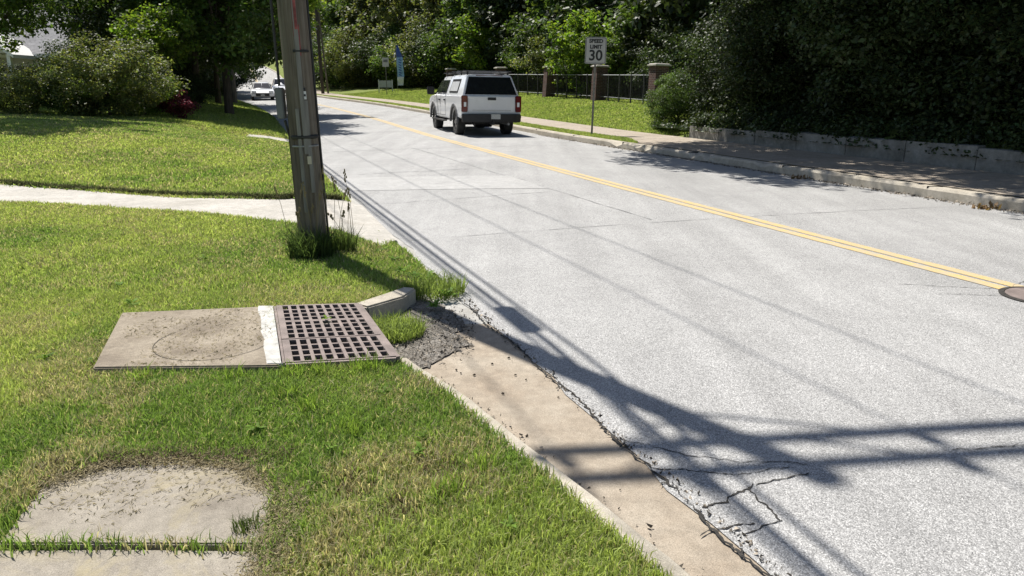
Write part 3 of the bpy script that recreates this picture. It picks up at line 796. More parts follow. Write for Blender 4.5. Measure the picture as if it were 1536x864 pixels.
# dark dug edge behind the old walk
rs = np.random.RandomState(500); n = 2600; x = rs.uniform(-1.95, -.95, n); y = 2.86+rs.normal(0, .035, n)-.12*((x+1.4)/.5)**2*(x < -1.5)
V, F, Cc = blades(rs, x, y, T(x, y), rs.uniform(.01, .06, n), np.full(n, .003), rs.uniform(.5, 1.4, n), np.array([.13, .10, .06])*rs.uniform(.3, 1.8, (n, 1)))
n = 9000; t_ = rs.rand(n); ex = np.interp(t_, [0, .35, .75, 1], [-8.6, -5.6, -3.3, -2.5]); ey = np.interp(t_, [0, .35, .75, 1], [11.95, 10.86, 10.3, 10.66])
ex = ex+rs.normal(0, .03, n); ey = ey+rs.normal(.04, .035, n)
V2, F2, C2 = blades(rs, ex, ey, T(ex, ey), rs.uniform(.03, .12, n), np.full(n, .006), rs.uniform(.3, 1.3, n), np.array([.13, .14, .06])*rs.uniform(.2, 1.5, (n, 1)))
V, F, Cc = merge([(V, F, Cc), (V2, F2, C2)])
tag(np_mesh('thatch', V, F, M_STRAW, col=Cc), 'dull matted thatch along the far edges of the old walk and the driveway', 'dead grass', kind='stuff')

# ------------------------------------------------------------------ utility pole
M_WOOD = None
g = NT('weathered_pole_wood')
tc = g.nt.nodes.new('ShaderNodeTexCoord'); g.pos = tc.outputs['Object']
c = g.ramp(g.noise(1, 8, .7, vec=g.scaled((26, 26, .7))), [(.30, (.075, .062, .048)), (.5, (.20, .17, .135)), (.72, (.33, .295, .245))])
c = g.mix(1.0, c, g.ramp(g.noise(1.2, 4, .6), [(.3, .7), (.7, 1.15)]), 'MULTIPLY')
g.bump(g.noise(1, 8, .75, vec=g.scaled((40, 40, .9))), .9, .02); M_WOOD = g.done(c, .9, .15)
M_GALV = simple('galvanised', (.30, .31, .32), .5, metal=.6, var=.2, scale=9)
M_BOXG = simple('grey_box_paint', (.16, .165, .17), .55, var=.12)
M_BLACK = simple('black_cable', (.02, .02, .02), .5, var=.2)
M_RED = simple('red_spray', (.26, .07, .065), .8, var=.4, scale=18)
M_TAGW = simple('tag_white', (.7, .7, .68), .5, var=.1)
M_TAGY = simple('tag_cream', (.50, .46, .34), .6, var=.15)
M_TAGR = simple('tag_red', (.50, .10, .08), .6, var=.3)
PH = 8.75
def pole(loc, label, group, detail=True, h=PH, arm_z=8.25, rot=R(5.5), r0=.130, name='utility_pole'):
    root = empty(name, loc, 0, label, 'utility pole', group)
    mb = MB(); n = 28; rgp = random.Random(3); V = []; zs = [-.2, 0, .15, .4, .8, 1.2, 1.6, 2.0, 2.5, 3, 4, 6, h]
    prof = [1+.025*rgp.uniform(-1, 1) for _ in range(n)]
    for z in zs:
        r = r0*(1.06 if z < .1 else 1)*(1-.021*min(z, 3)-.048*max(0, z-3))
        for k in range(n): V.append((r*prof[k]*math.cos(2*math.pi*k/n), r*prof[k]*math.sin(2*math.pi*k/n), z))
    F = [(i*n+k, i*n+(k+1) % n, (i+1)*n+(k+1) % n, (i+1)*n+k) for i in range(len(zs)-1) for k in range(n)]+[tuple((len(zs)-1)*n+k for k in range(n))]
    mb.add(V, F); mb.build('shaft', M_WOOD, root, smooth=True)
    ax = Vector((math.cos(rot), math.sin(rot), 0)); ay = Vector((-ax.y, ax.x, 0))
    for s in (-1, 1):
        m_ = MB(); c_ = ay*s*.125+ax*.3; m_.box((c_.x, c_.y, arm_z), (2.7, .07, .095), rz=rot); m_.build('crossarm', M_WOOD, root, bevel=.006)
        b_ = MB()
        for t in (-1, 1):
            e = ax*t*.65+ay*s*.10; b_.tube([ay*s*.09+Vector((0, 0, arm_z-.75)), e+Vector((0, 0, arm_z-.05))], .016, 6)
        b_.build('brace', M_GALV, root)
    ins = simple('porcelain', (.22, .12, .08), .3, var=.1) if 'porcelain' not in bpy.data.materials else bpy.data.materials['porcelain']
    tops = []
    for t in (-.98, -.45, .75, 1.58):
        for s in (-1, 1):
            p = ax*t+ay*s*.125
            m_ = MB(); m_.tube([p+Vector((0, 0, arm_z+.06)), p+Vector((0, 0, arm_z+.16)), p+Vector((0, 0, arm_z+.17)), p+Vector((0, 0, arm_z+.28)), p+Vector((0, 0, arm_z+.30))], [.012, .012, .05, .045, .02], 10)
            m_.build('insulator', ins, root)
        tops.append(Vector(loc)+ax*t+Vector((0, 0, arm_z+.30)))
    return root, tops
poleA, topsA = pole((PB[0], PB[1], .08), 'weathered leaning-grained wooden utility pole with grey box and red paint streak', None)
poleA['label'] = 'big weathered wooden utility pole in the lawn with grey box and red paint streak'
# fittings facing the camera
def on_pole(ang, z, r=.136): return Vector((r*math.cos(ang), r*math.sin(ang), z))
toC = math.atan2(-PB[1], -PB[0])                     # camera-facing angle
def plaque(name, mat, ang, z0, z1, w, t=.008, r=.130):
    mb = MB(); n = 4; V = []
    for z in (z0, z1):
        rr = r*(1-.021*z)
        for q in range(n+1):
            a = ang+(q/n-.5)*w/rr
            V.append(((rr-.006)*math.cos(a), (rr-.006)*math.sin(a), z)); V.append(((rr+t)*math.cos(a), (rr+t)*math.sin(a), z))
    m = 2*(n+1); F = []
    for q in range(n):
        a = 2*q; F += [(a+1, a+3, m+a+3, m+a+1), (a, m+a, m+a+2, a+2), (a, a+2, a+3, a+1), (m+a, m+a+1, m+a+3, m+a+2)]
    F += [(0, 1, m+1, m), (m-2, 2*m-2, 2*m-1, m-1)]
    return mb.add(V, F).build(name, mat, poleA)
M_MOULD = simple('moulding_wood', (.22, .21, .19), .8, var=.25, scale=30, stretch=(1, 1, .1))
plaque('wire_moulding', M_MOULD, toC+.10, .95, 2.9, .035, .014)
plaque('wire_moulding', M_MOULD, toC-.28, .42, 1.35, .030, .012)
plaque('wire_moulding', M_MOULD, toC+.32, .60, 1.42, .032, .012)
plaque('paint_streak', M_RED, toC+.06+.07, 2.02, 2.52, .022, .0155)
plaque('paint_streak', M_RED, toC+.22, 1.80, 2.06, .028, .006)
plaque('paint_streak', M_RED, toC-.02, 1.96, 2.30, .012, .006)
plaque('tag', M_TAGW, toC+.26, 1.43, 1.50, .035, .012)
plaque('tag', M_BLACK, toC+.26, 1.455, 1.475, .025, .0135)
plaque('tag', M_BLACK, toC+.26, 1.50, 1.53, .030, .012)
plaque('tag', M_TAGR, toC+.27, 1.345, 1.375, .045, .011)
plaque('tag', M_TAGY, toC+.22, .86, .93, .032, .016)
for z, r_ in ((1.84, .012), (1.10, .018), (1.02, .009)):
    m_ = MB(); w0, w1 = (toC-.2, toC+.9) if z > 1.5 else (toC-.9, toC+1.1)
    m_.tube([on_pole(w0+(w1-w0)*k/10, z, .136*(1-.021*z)) for k in range(11)], r_, 6); m_.build('strap', M_BLACK if z > 1.05 else M_GALV, poleA)
m_ = MB(); p = on_pole(toC+1.35, 1.45, .20)
bx_ = MB(); pL = on_pole(math.pi*1.08, 0, .172)
bx_.box((pL.x, pL.y, 1.40), (.065, .10, .27)); bx_.build('junction_box', M_BOXG, poleA, bevel=.008)
cd = MB(); cd.tube([(pL.x+.0, pL.y, 1.55), (pL.x+.0, pL.y, 4.6)], .012, 8); cd.tube([(pL.x+.02, pL.y, 1.25), (pL.x+.05, pL.y, 1.1), (pL.x+.055, pL.y, .0)], .012, 8)
cd.build('conduit', M_BLACK, poleA, smooth=True)
cd = MB(); a_ = 0.25; cd.tube([on_pole(a_, .1, .142), on_pole(a_, 5.2, .118)], .011, 6); cd.build('ground_cable', M_BLACK, poleA)
poleA.rotation_euler = (0, R(-1.1), 0)
for v_ in topsA: v_.x -= .16

PA = Vector((PB[0], PB[1], .08))
PBK = Vector((-16.9, 46.5, float(T(-16.9, 46.5))))
poleB, topsB = pole(tuple(PBK), 'far wooden utility pole among the tree trunks left of the road', None, False, rot=R(14), r0=.15, name='utility_pole')
behind = PA + Vector((14.2, -40, 0))
def wire(name, a, b, sag, r, label, group=None, cat='power line', n=24, mat=None):
    P = [a.lerp(b, t/n)+Vector((0, 0, -4*sag*(t/n)*(1-t/n))) for t in range(n+1)]
    o = MB().tube(P, r, 6).build(name, mat or M_BLACK, smooth=True); tag(o, label, cat, group); return o
for i in range(4):
    dv = topsA[i]-PA
    wire('power_line', topsA[i], topsB[i], .8, .008, 'thin bare wire high on the crossarm running along the road', 'bare wires on the crossarms')
    wire('power_line', topsA[i], behind+dv, .8, .008, 'thin bare wire running from the crossarm back over the lawn', 'bare wires running behind the camera')
cabs = [(5.05, .024, 'thick black communication cable on the road side of the pole', (.17, 0)), (5.5, .017, 'middle black communication cable on the pole', (.20, 0)),
        (6.3, .018, 'upper twisted service cable on the pole', (-.17, 0))]
for z, r_, lb, (dx, dy) in cabs:
    a = PA+Vector((dx, dy, z)); b = PBK+Vector((dx, dy, z-.1))
    wire('cable', a, b, .5, r_, lb+', going up the road', cat='cable'); wire('cable', a, behind+Vector((dx, dy, z)), .5, r_, lb+', going back past the camera', cat='cable')
cl = MB(); a = PA+Vector((.17, 0, 5.0)); d_ = (PBK-PA).normalized()
cl.tube([a+d_*.25, a+d_*.30, a+d_*.85, a+d_*.90], [.03, .085, .085, .03], 12); tag(cl.build('splice_case', M_BLACK, smooth=True), 'black cylindrical splice case hanging on the cable near the pole', 'splice case')
# service drop to the house
wire('cable', PBK+Vector((0, 0, 6.4)), Vector((-23.5, 36.5, 4.2)), .4, .02, 'pale service drop wire running to the house roof', cat='cable', mat=M_GALV)

# ------------------------------------------------------------------ speed limit sign
M_SIGNW = simple('sign_white', (.48, .48, .465), .45, var=.05)
M_SIGNK = simple('sign_black', (.02, .02, .02), .5, var=.1)
M_POST = simple('post_steel', (.20, .19, .17), .6, metal=.4, var=.25, scale=20)
def text_mesh(name, body, size, loc, mat, parent, bold=.0, rot=(R(90), 0, 0), sx=1.0):
    cu = bpy.data.curves.new('txt', 'FONT'); cu.body = body; cu.size = size; cu.align_x = 'CENTER'; cu.align_y = 'CENTER'; cu.extrude = .0015; cu.offset = bold
    to = bpy.data.objects.new('txt', cu); COL.objects.link(to); bpy.context.view_layer.update()
    me = bpy.data.meshes.new_from_object(to.evaluated_get(bpy.context.evaluated_depsgraph_get())); bpy.data.objects.remove(to)
    me.materials.clear(); o = link_mesh(name, me, mat, parent); o.location = loc; o.rotation_euler = rot; o.scale = (sx, 1, 1); return o
def rrect(w, h, r, n=5):
    P = []
    for cx, cy, a0 in ((w/2-r, h/2-r, 0), (-w/2+r, h/2-r, 90), (-w/2+r, -h/2+r, 180), (w/2-r, -h/2+r, 270)):
        for k in range(n+1): a = R(a0+90*k/n); P.append((cx+r*math.cos(a), cy+r*math.sin(a)))
    return P
def speed_sign():
    y = 23.4; x = (887.5-768)/1109*22.95
    z = float(T(x, y))
    t = empty('speed_limit_sign', (x, y, z), R(-3), 'white SPEED LIMIT 30 sign on a steel post in the grass strip', 'road sign')
    mb = MB(); mb.prism([(-.03, -.018), (.03, -.018), (.03, .0), (.014, 0), (.014, .016), (-.014, .016), (-.014, 0), (-.03, 0)], -.1, 2.9); mb.build('post', M_POST, t)
    zc = 2.52; w, h = .63, .77
    mb = MB(); mb.prism(rrect(w, h, .04), -.026, -.0215, 'y'); p = mb.build('panel', M_SIGNW, t); p.location = (0, 0, zc)
    mb = MB(); A = rrect(w-.03, h-.03, .035); B = rrect(w-.058, h-.058, .028); n = len(A)
    V = [(a, -.0275, b) for a, b in A]+[(a, -.0275, b) for a, b in B]; mb.add(V, [(i, (i+1) % n, n+(i+1) % n, n+i) for i in range(n)])
    b_ = mb.build('border', M_SIGNK, t); b_.location = (0, 0, zc)
    text_mesh('lettering', 'SPEED', .150, (0, -.029, zc+.265), M_SIGNK, t, .007, sx=1.02)
    text_mesh('lettering', 'LIMIT', .150, (0, -.029, zc+.10), M_SIGNK, t, .007, sx=1.02)
    text_mesh('lettering', '30', .42, (0, -.029, zc-.155), M_SIGNK, t, .010, sx=1.0)
    for zz in (zc+.35, zc-.35): MB().tube([(0, -.032, zz), (0, -.02, zz)], .008, 8).build('bolt', M_GALV, t)
    t.rotation_euler = (0, R(1.2), R(-3))
speed_sign()
def far_sign():
    y = 66.; fw = y*.965; x = (580-768)/1109*fw; z = float(T(x, y))
    t = empty('road_sign', (x, y, z), 0, 'small far white sign on a thin post beside the blue feather flag', 'road sign')
    MB().box((0, 0, 1.5), (.06, .05, 3.2)).build('post', M_POST, t)
    MB().box((0, -.04, 2.75), (.55, .01, .75)).build('panel', M_SIGNW, t); MB().box((0, -.05, 2.85), (.36, .006, .22)).build('marking', M_BOXG, t)
far_sign()
def feather_flag():
    y = 70.; x = (597-768)/1109*y*.967; z = float(T(x, y))
    t = empty('feather_flag', (x, y, z), R(-10), 'tall blue and white feather flag on the lawn before the dark trees', 'flag')
    MB().tube([(0, 0, 0), (0, 0, 2.6), (-.08, 0, 3.9), (-.02, 0, 4.1)], .02, 6).build('flag_pole', M_GALV, t)
    blue = simple('flag_blue', (.05, .10, .38), .7, var=.2); lb = simple('flag_light', (.30, .50, .75), .7, var=.2); wh = simple('flag_white', (.75, .77, .8), .7, var=.08)
    def panel(name, z0, z1, w0, w1, mat, dy=0, x0=0.0):
        mb = MB(); n = 8; V = []
        for k in range(n+1):
            u = k/n; zz = z0+(z1-z0)*u; w = w0+(w1-w0)*u; yy = .05*math.sin(u*5+z0)+dy
            V += [(x0, yy, zz), (x0+w, yy+.06, zz), (x0+w, yy+.075, zz), (x0, yy+.015, zz)]
        F = []
        for k in range(n):
            b = 4*k; F += [(b, b+1, b+5, b+4), (b+1, b+2, b+6, b+5), (b+2, b+3, b+7, b+6), (b+3, b, b+4, b+7)]
        return mb.add(V, F).build(name, mat, t)
    panel('banner_top', 3.0, 4.05, .55, .12, blue); panel('banner_middle', 1.3, 3.0, .62, .55, lb); panel('banner_bottom', .55, 1.3, .5, .62, wh)
    m = MB()
    for k in range(7): m.box((.30, -.03+.0*k, 1.45+k*.22), (.26, .02, .07), m=Matrix.Rotation(R(20), 3, 'Y'))
    m.build('lettering_marks', blue, t)
feather_flag()
def board():
    y = 71.; x = (579-768)/1109*y*.967; z = float(T(x, y))
    t = empty('notice_board', (x, y, z), R(4), 'low pale sign board between posts behind the far road sign', 'sign board')
    MB().box((0, 0, .75), (1.15, .05, .62)).build('board', simple('board_grey', (.45, .46, .47), .7, var=.1), t)
    for s in (-1, 1): MB().box((s*.62, 0, .55), (.08, .08, 1.2)).build('post', M_TAGW, t)
board()

# ------------------------------------------------------------------ brick pillars and fence
g = NT('brick'); tc = g.nt.nodes.new('ShaderNodeTexCoord')
bt = g.nt.nodes.new('ShaderNodeTexBrick'); bt.inputs['Scale'].default_value = 1; bt.inputs['Brick Width'].default_value = .21; bt.inputs['Row Height'].default_value = .075; bt.inputs['Mortar Size'].default_value = .008
bt.inputs['Color1'].default_value = (.11, .052, .042, 1); bt.inputs['Color2'].default_value = (.065, .036, .032, 1); bt.inputs['Mortar'].default_value = (.19, .17, .155, 1)
sx = g.nt.nodes.new('ShaderNodeSeparateXYZ'); g.nt.links.new(tc.outputs['Object'], sx.inputs[0]); ad = g.nt.nodes.new('ShaderNodeMath'); g.nt.links.new(sx.outputs[0], ad.inputs[0]); g.nt.links.new(sx.outputs[1], ad.inputs[1])
cb = g.nt.nodes.new('ShaderNodeCombineXYZ'); g.nt.links.new(ad.outputs[0], cb.inputs[0]); g.nt.links.new(sx.outputs[2], cb.inputs[1]); g.nt.links.new(cb.outputs[0], bt.inputs['Vector'])
M_BRICK = g.done(g.mix(1.0, bt.outputs['Color'], g.ramp(g.noise(3, 5, .6), [(.3, .75), (.7, 1.2)]), 'MULTIPLY'), .9, .2)
M_CAP = simple('pillar_cap', (.50, .47, .42), .8, var=.15)
M_FENCE = simple('fence_black', (.03, .03, .03), .5, var=.2)
PIL = []
plabels = ['nearest brick pillar with pale cap, beside the overgrown hedge', 'second brick pillar with pale cap, behind the speed limit sign', 'third brick pillar with pale cap, just right of the truck',
           'brick pillar hidden behind the truck', 'brick pillar left of the truck at the dark trees']
px_ = [(6.50, 34.3), (4.62, 41.0), (2.25, 47.2), (-.8, 54), (-4.9, 61.5)]
def pillar(i, x, y):
    z = float(T(x, y)); t = empty('brick_pillar', (x, y, z), R(19), plabels[i], 'pillar', 'brick pillars along the fence')
    mb = MB(); mb.box((0, 0, .80), (.62, .62, 1.9)); mb.build('shaft', M_BRICK, t, bevel=.008)
    mb = MB(); mb.box((0, 0, 1.785), (.78, .78, .07)); mb.box((0, 0, 1.835), (.70, .70, .03), taper=.9); mb.build('cap', M_CAP, t, bevel=.01)
    t.rotation_euler = (0, R([1.5, 2.5, 4, 0, 0, 0, 0, 0][i]), R(19)); return Vector((x, y, z))
for i, (x, y) in enumerate(px_): PIL.append(pillar(i, x, y))
for i in range(len(PIL)-1):
    a, b = PIL[i], PIL[i+1]; d = b-a; L = d.length; t = empty('fence', tuple((a+b)/2), 0, 'black metal fence bay between '+['the first and second', 'the second and third', 'the third and the hidden', 'the hidden and the truck-side', 'the truck-side and the flag', 'the flag and the board', 'the two farthest'][i]+' brick pillars', 'fence', 'metal fence bays between brick pillars')
    u = d.normalized(); c0 = (a+b)/2
    rl = MB()
    for zz in (1.35, .25): rl.tube([a-c0+u*.34+Vector((0, 0, zz)), b-c0-u*.34+Vector((0, 0, zz))], .022 if zz > 1 else .015, 6)
    rl.build('rail', M_GALV if i < 4 else M_FENCE, t)
    for k in range(1, 5):
        p = a.lerp(b, k/5)-c0; MB().box((p.x, p.y, .68), (.06, .06, 1.42), rz=R(19)).build('post', M_FENCE, t)
    pk = MB(); n = int(L/.16)
    for k in range(3, n-2):
        p = a.lerp(b, k/n)-c0; pk.box((p.x, p.y, .78), (.014, .014, 1.1), rz=R(19))
    pk.build('pickets', M_FENCE, t)

# ------------------------------------------------------------------ retaining wall on the right
def rwall():
    mb = MB(); rg = random.Random(21); y = 3.0; k = 0
    while y < 21.6:
        L = 1.45; y1 = min(y+L-.005, 21.75)
        x0, x1 = float(X(6.30, y)), float(X(6.30, y1)); ang = math.atan2(y1-y, x1-x0)
        h = .42+rg.uniform(-.02, .02)-.10*float(ss(15, 22, y)); dz = rg.uniform(-.02, .02)
        l = math.hypot(x1-x0, y1-y); cx, cy = (x0+x1)/2+.10, (y+y1)/2+.03
        b = MB(); b.box((0, 0, 0), (l-.004, .20, h+.2))
        tilt = R(rg.uniform(-1.5, 1.5))
        V = []
        for v in b.v:
            vx, vy, vz = v; vz += vx*math.tan(R(rg.uniform(-.1, .1)))
            if vz > 0: vz += (.02*rg.uniform(-1, 1)); vy += .012*rg.uniform(-1, 1)
            V.append((cx+vx*math.cos(ang)-vy*math.sin(ang), cy+vx*math.sin(ang)+vy*math.cos(ang), .17+(h+.2)/2-.2+vz))
        mb.add(V, b.f); y += L; k += 1
    o = mb.build('retaining_wall', M_WALL, bevel=.006); tag(o, 'low grey concrete block retaining wall under the overgrown hedge', 'wall')
rwall()

# ------------------------------------------------------------------ trees and shrubs
def leaves(rs, centres, rad, per, leaf, flat=.7, up=.5, shape=4, clump_t=None):
    n = len(centres)*per
    c = np.repeat(centres, per, 0); r = np.repeat(rad, per)
    d = rs.normal(0, 1, (n, 3)); d /= np.linalg.norm(d, axis=1)[:, None]; q = rs.rand(n)**(1/2.2)
    p = c+d*(q*r)[:, None]*np.array([1, 1, flat])
    nrm = rs.normal(0, 1, (n, 3)); nrm[:, 2] = np.abs(nrm[:, 2])+up; nrm += d*.5; nrm /= np.linalg.norm(nrm, axis=1)[:, None]
    t = np.cross(nrm, rs.normal(0, 1, (n, 3))); t /= np.linalg.norm(t, axis=1)[:, None]; b = np.cross(nrm, t)
    L = leaf*rs.uniform(.6, 1.25, n)[:, None]
    V = np.zeros((n, 4, 3)); V[:, 0] = p-t*L*.55; V[:, 1] = p+b*L*.36-nrm*L*.06; V[:, 2] = p+t*L*.6-nrm*L*.12; V[:, 3] = p-b*L*.36-nrm*L*.06
    ct = np.repeat(clump_t, per); col = (ct*rs.uniform(.7, 1.3, n))[:, None]*np.ones((1, 3)); col[:, 0] *= rs.uniform(.85, 1.25, n)
    return V.reshape(-1, 3), np.arange(n*4).reshape(n, 4), np.repeat(col, 4, 0)
def crown_data(seed, R3, z0, nclump, per, leaf, rc, shell=.55, lob=.28, tone=(.7, 1.35), flat=.7, shift=(0, 0)):
    rs = np.random.RandomState(seed)
    d = rs.normal(0, 1, (nclump, 3)); d /= np.linalg.norm(d, axis=1)[:, None]
    th = np.arctan2(d[:, 1], d[:, 0]); ph = d[:, 2]
    l = 1+lob*(np.sin(th*3+seed)*.5+np.sin(th*5+ph*4+seed*2)*.35+np.sin(ph*6+seed)*.3)
    q = (shell+(1-shell)*rs.rand(nclump)**.6)*l; q[: nclump//4] *= rs.rand(nclump//4)
    c = d*q[:, None]*np.array(R3)+np.array([0, 0, z0])
    c = c+np.array([shift[0], shift[1], 0]); rad = rc*rs.uniform(.55, 1.4, nclump)
    return rs, c, rad, leaves(rs, c, rad, per, leaf, flat, clump_t=rs.uniform(tone[0], tone[1], nclump))
def trunk_mesh(rs, H, r, centres, nlimb, lean=.0):
    mb = MB(); P = []; n = 7
    for i in range(n): t = i/(n-1); P.append((lean*t*t*H*.3+rs.normal(0, .03)*t, rs.normal(0, .03)*t, H*t-.25*(t == 0)))
    mb.tube(P, [r*(1.25 if i == 0 else 1-.6*i/(n-1)) for i in range(n)], 10)
    idx = rs.choice(len(centres), min(nlimb, len(centres)), replace=False)
    for k in idx:
        c = centres[k]; t = rs.uniform(.4, .95); s = Vector(P[int(t*(n-1))]); e = Vector(c); m = s.lerp(e, .5)+Vector((0, 0, -.06*(e-s).length))
        rr = r*(1-.6*t)*.55; mb.tube([s, s.lerp(m, .5), m, m.lerp(e, .5)+Vector((0, 0, .03)), e], [rr, rr*.8, rr*.6, rr*.4, rr*.15], 5)
    return mb
def tree(seed, mat, H, R3, zc, nclump, per, leaf, rc, r, loc=(0, 0, 0), name='tree', trunk_h=None, **kw):
    lim = kw.pop('nlimb', 24)
    rs, c, rad, (V, F, Cc) = crown_data(seed, R3, zc, nclump, per, leaf, rc, **kw)
    t = empty(name, loc)
    np_mesh('crown', V, F, mat, t, col=Cc)
    trunk_mesh(rs, trunk_h or zc*.95, r, c, lim, lean=kw.get('shift', (0, 0))[0]*.25/(trunk_h or zc)*3).build('trunk', M_BARK, t, smooth=True)
    return t
def place(proto, used, x, y, s=1, rz=0, sz=None, label=None, cat='tree', group=None, mat=None, dz=0):
    o = proto if not used else copy_tree(proto)
    o.location = (x, y, float(T(x, y))+dz); o.rotation_euler = (0, 0, rz); o.scale = (s, s, sz or s)
    tag(o, label, cat, group)
    if mat:
        for ch in o.children:
            if ch.name.startswith('crown'):
                ch.material_slots[0].link = 'OBJECT'; ch.material_slots[0].material = mat
    return o
def ux(u, y): return (u-768)/1109*(y*.965)          # image column to world x at distance y (only used while laying out)
# --- big maple over the far left lawn
maple = tree(11, M_LF_MID, 9, (3.4, 3.6, 3.3), 5.2, 230, 170, .17, .75, .17, name='maple_tree', trunk_h=6, tone=(.6, 1.4))
place(maple, False, -11.6, 31.2, label='street maple with lit right side standing at the road edge on the shaded lawn')
ml = tree(14, M_LF_LIGHT, 9, (2.6, 3.0, 3.0), 6.0, 170, 150, .18, .7, .15, name='maple_tree', trunk_h=6, tone=(.6, 1.3), shift=(2.7, 0))  # added second crown; its lighter leaf colour stands in for sunlit maple leaves
place(m2, True, -13.9, 28.3, .68, 1.0, label='dark leafy tree rising behind the large olive shrub', dz=1.1) if 0 else None
place(ml, False, -15.6, 40.5, label='lighter leaved maple added for the sunlit right side of the street maple')
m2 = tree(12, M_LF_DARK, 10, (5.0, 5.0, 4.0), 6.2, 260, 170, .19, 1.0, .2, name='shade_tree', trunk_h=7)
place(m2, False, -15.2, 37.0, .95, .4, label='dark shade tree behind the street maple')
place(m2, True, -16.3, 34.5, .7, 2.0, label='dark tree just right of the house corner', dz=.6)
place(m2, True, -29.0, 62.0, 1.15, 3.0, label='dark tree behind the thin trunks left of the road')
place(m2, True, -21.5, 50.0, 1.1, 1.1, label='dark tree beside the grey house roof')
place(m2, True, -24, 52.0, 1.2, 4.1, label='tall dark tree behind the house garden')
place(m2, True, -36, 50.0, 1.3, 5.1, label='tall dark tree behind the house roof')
for i, (x, y) in enumerate([(-14.6, 36.5), (-19.6, 45)]): pass
# tree whose low branches hang at top left
m3 = tree(13, M_LF_MID, 8, (3.4, 3.4, 2.2), 5.9, 100, 150, .16, .65, .13, name='ash_tree', trunk_h=5, shift=(3.2, 0))
place(m3, False, -20.6, 27.5, .9, 0, dz=-.95, label='nearer tree with branches hanging before the grey roof at top left')
place(m3, True, -13.5, 17.5, .62, 2, label='small tree at the left lawn edge casting shade on the grass', dz=.9) if 0 else None
# overhanging tree, left, out of frame: throws the shade on the mound
place(m3, True, -17.3, 21.4, .92, .15, label='leafy tree just left of the frame shading the lawn mound')
# --- shrubs left
small_l = tree(44, M_LF_LIGHT, 4, (2.4, 1.6, 1.3), 3.4, 80, 90, .15, .45, .05, name='young_tree', trunk_h=3.0, tone=(.5, 1.2), lob=.4)
sh1 = tree(21, M_LF_GREY, 2.4, (1.9, 1.6, 1.15), 1.2, 170, 150, .075, .36, .05, name='shrub', trunk_h=1.0, nlimb=30, tone=(.6, 1.5), lob=.35)
place(sh1, False, ux(152, 23.6), 23.9, 1, .3, label='large rounded olive green shrub beyond the lawn mound', cat='shrub')
place(sh1, True, ux(207, 25.5), 25.8, .72, 2.0, label='yellow green shrub right of the large olive shrub', cat='shrub', mat=M_LF_LIGHT)
place(sh1, True, ux(15, 22.6), 22.9, .62, 1.4, label='twiggy low shrub at the left edge of the frame', cat='shrub')
place(sh1, True, ux(90, 22.8), 23.6, .60, 4.4, label='low green shrub in front of the large olive shrub', cat='shrub', mat=M_LF_MID)
place(sh1, True, ux(18, 25.8), 27.5, .6, 5.0, label='green shrub in front of the house porch', cat='shrub', mat=M_LF_MID)
place(small_l, False, ux(236, 27.3), 27.5, .8, 2.2, label='yellow green leafy sapling above the maroon shrub')
place(sh1, True, ux(262, 30), 30.6, .62, 0.9, label='dark green shrub under the shade trees', cat='shrub', mat=M_LF_DARK)
shr = tree(22, M_LF_RED, 1.2, (.75, .6, .5), .55, 60, 120, .07, .22, .03, name='maroon_shrub', trunk_h=.5, nlimb=12)
place(shr, False, ux(251, 25.6), 25.8, .95, 0, label='small maroon leaved shrub at the end of the shrub row', cat='shrub')
place(sh1, True, ux(293, 58), 58, 1.0, 2.9, label='pale grey green shrub at the back of the shaded lawn', cat='shrub')
place(sh1, True, ux(318, 62), 62, .9, 3.9, label='second grey green shrub at the back of the shaded lawn', cat='shrub')
# --- right hedge mass over the retaining wall
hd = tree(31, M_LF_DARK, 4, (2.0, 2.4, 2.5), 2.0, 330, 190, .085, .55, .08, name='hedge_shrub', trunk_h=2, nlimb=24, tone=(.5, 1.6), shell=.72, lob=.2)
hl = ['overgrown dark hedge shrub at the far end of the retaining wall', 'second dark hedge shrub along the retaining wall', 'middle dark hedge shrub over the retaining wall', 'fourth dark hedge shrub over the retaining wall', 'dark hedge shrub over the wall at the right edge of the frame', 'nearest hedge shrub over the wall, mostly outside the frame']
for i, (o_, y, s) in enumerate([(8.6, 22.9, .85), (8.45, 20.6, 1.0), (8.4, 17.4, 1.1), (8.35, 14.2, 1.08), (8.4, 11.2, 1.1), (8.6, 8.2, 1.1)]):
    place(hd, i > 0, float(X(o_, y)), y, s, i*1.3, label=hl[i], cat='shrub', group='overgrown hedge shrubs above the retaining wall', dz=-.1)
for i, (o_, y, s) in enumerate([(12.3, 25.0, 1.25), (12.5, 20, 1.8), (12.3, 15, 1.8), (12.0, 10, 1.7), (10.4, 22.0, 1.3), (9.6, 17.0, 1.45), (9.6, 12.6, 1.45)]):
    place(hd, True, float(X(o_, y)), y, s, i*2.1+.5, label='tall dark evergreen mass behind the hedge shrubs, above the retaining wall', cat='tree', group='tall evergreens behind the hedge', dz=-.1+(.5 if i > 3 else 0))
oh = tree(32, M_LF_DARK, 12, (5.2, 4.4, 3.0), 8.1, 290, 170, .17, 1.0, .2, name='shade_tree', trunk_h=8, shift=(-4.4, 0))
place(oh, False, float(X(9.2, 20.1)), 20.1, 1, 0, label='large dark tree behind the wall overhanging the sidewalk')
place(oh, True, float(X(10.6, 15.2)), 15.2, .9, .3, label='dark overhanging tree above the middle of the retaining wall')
rs = np.random.RandomState(610); n = 1000
yy = rs.uniform(7, 24.2, n); oo = 6.40+2.8*rs.rand(n)**1.6; xx = X(oo, yy); cc = np.stack([xx, yy, T(xx, yy)+rs.uniform(.02, .30, n)], -1)
V, F, Cc = leaves(rs, cc, rs.uniform(.18, .38, n), 60, .085, .6, clump_t=rs.uniform(.5, 1.5, n))
V[:, 2] = np.maximum(V[:, 2], .42+RZ(V[:, 1]))
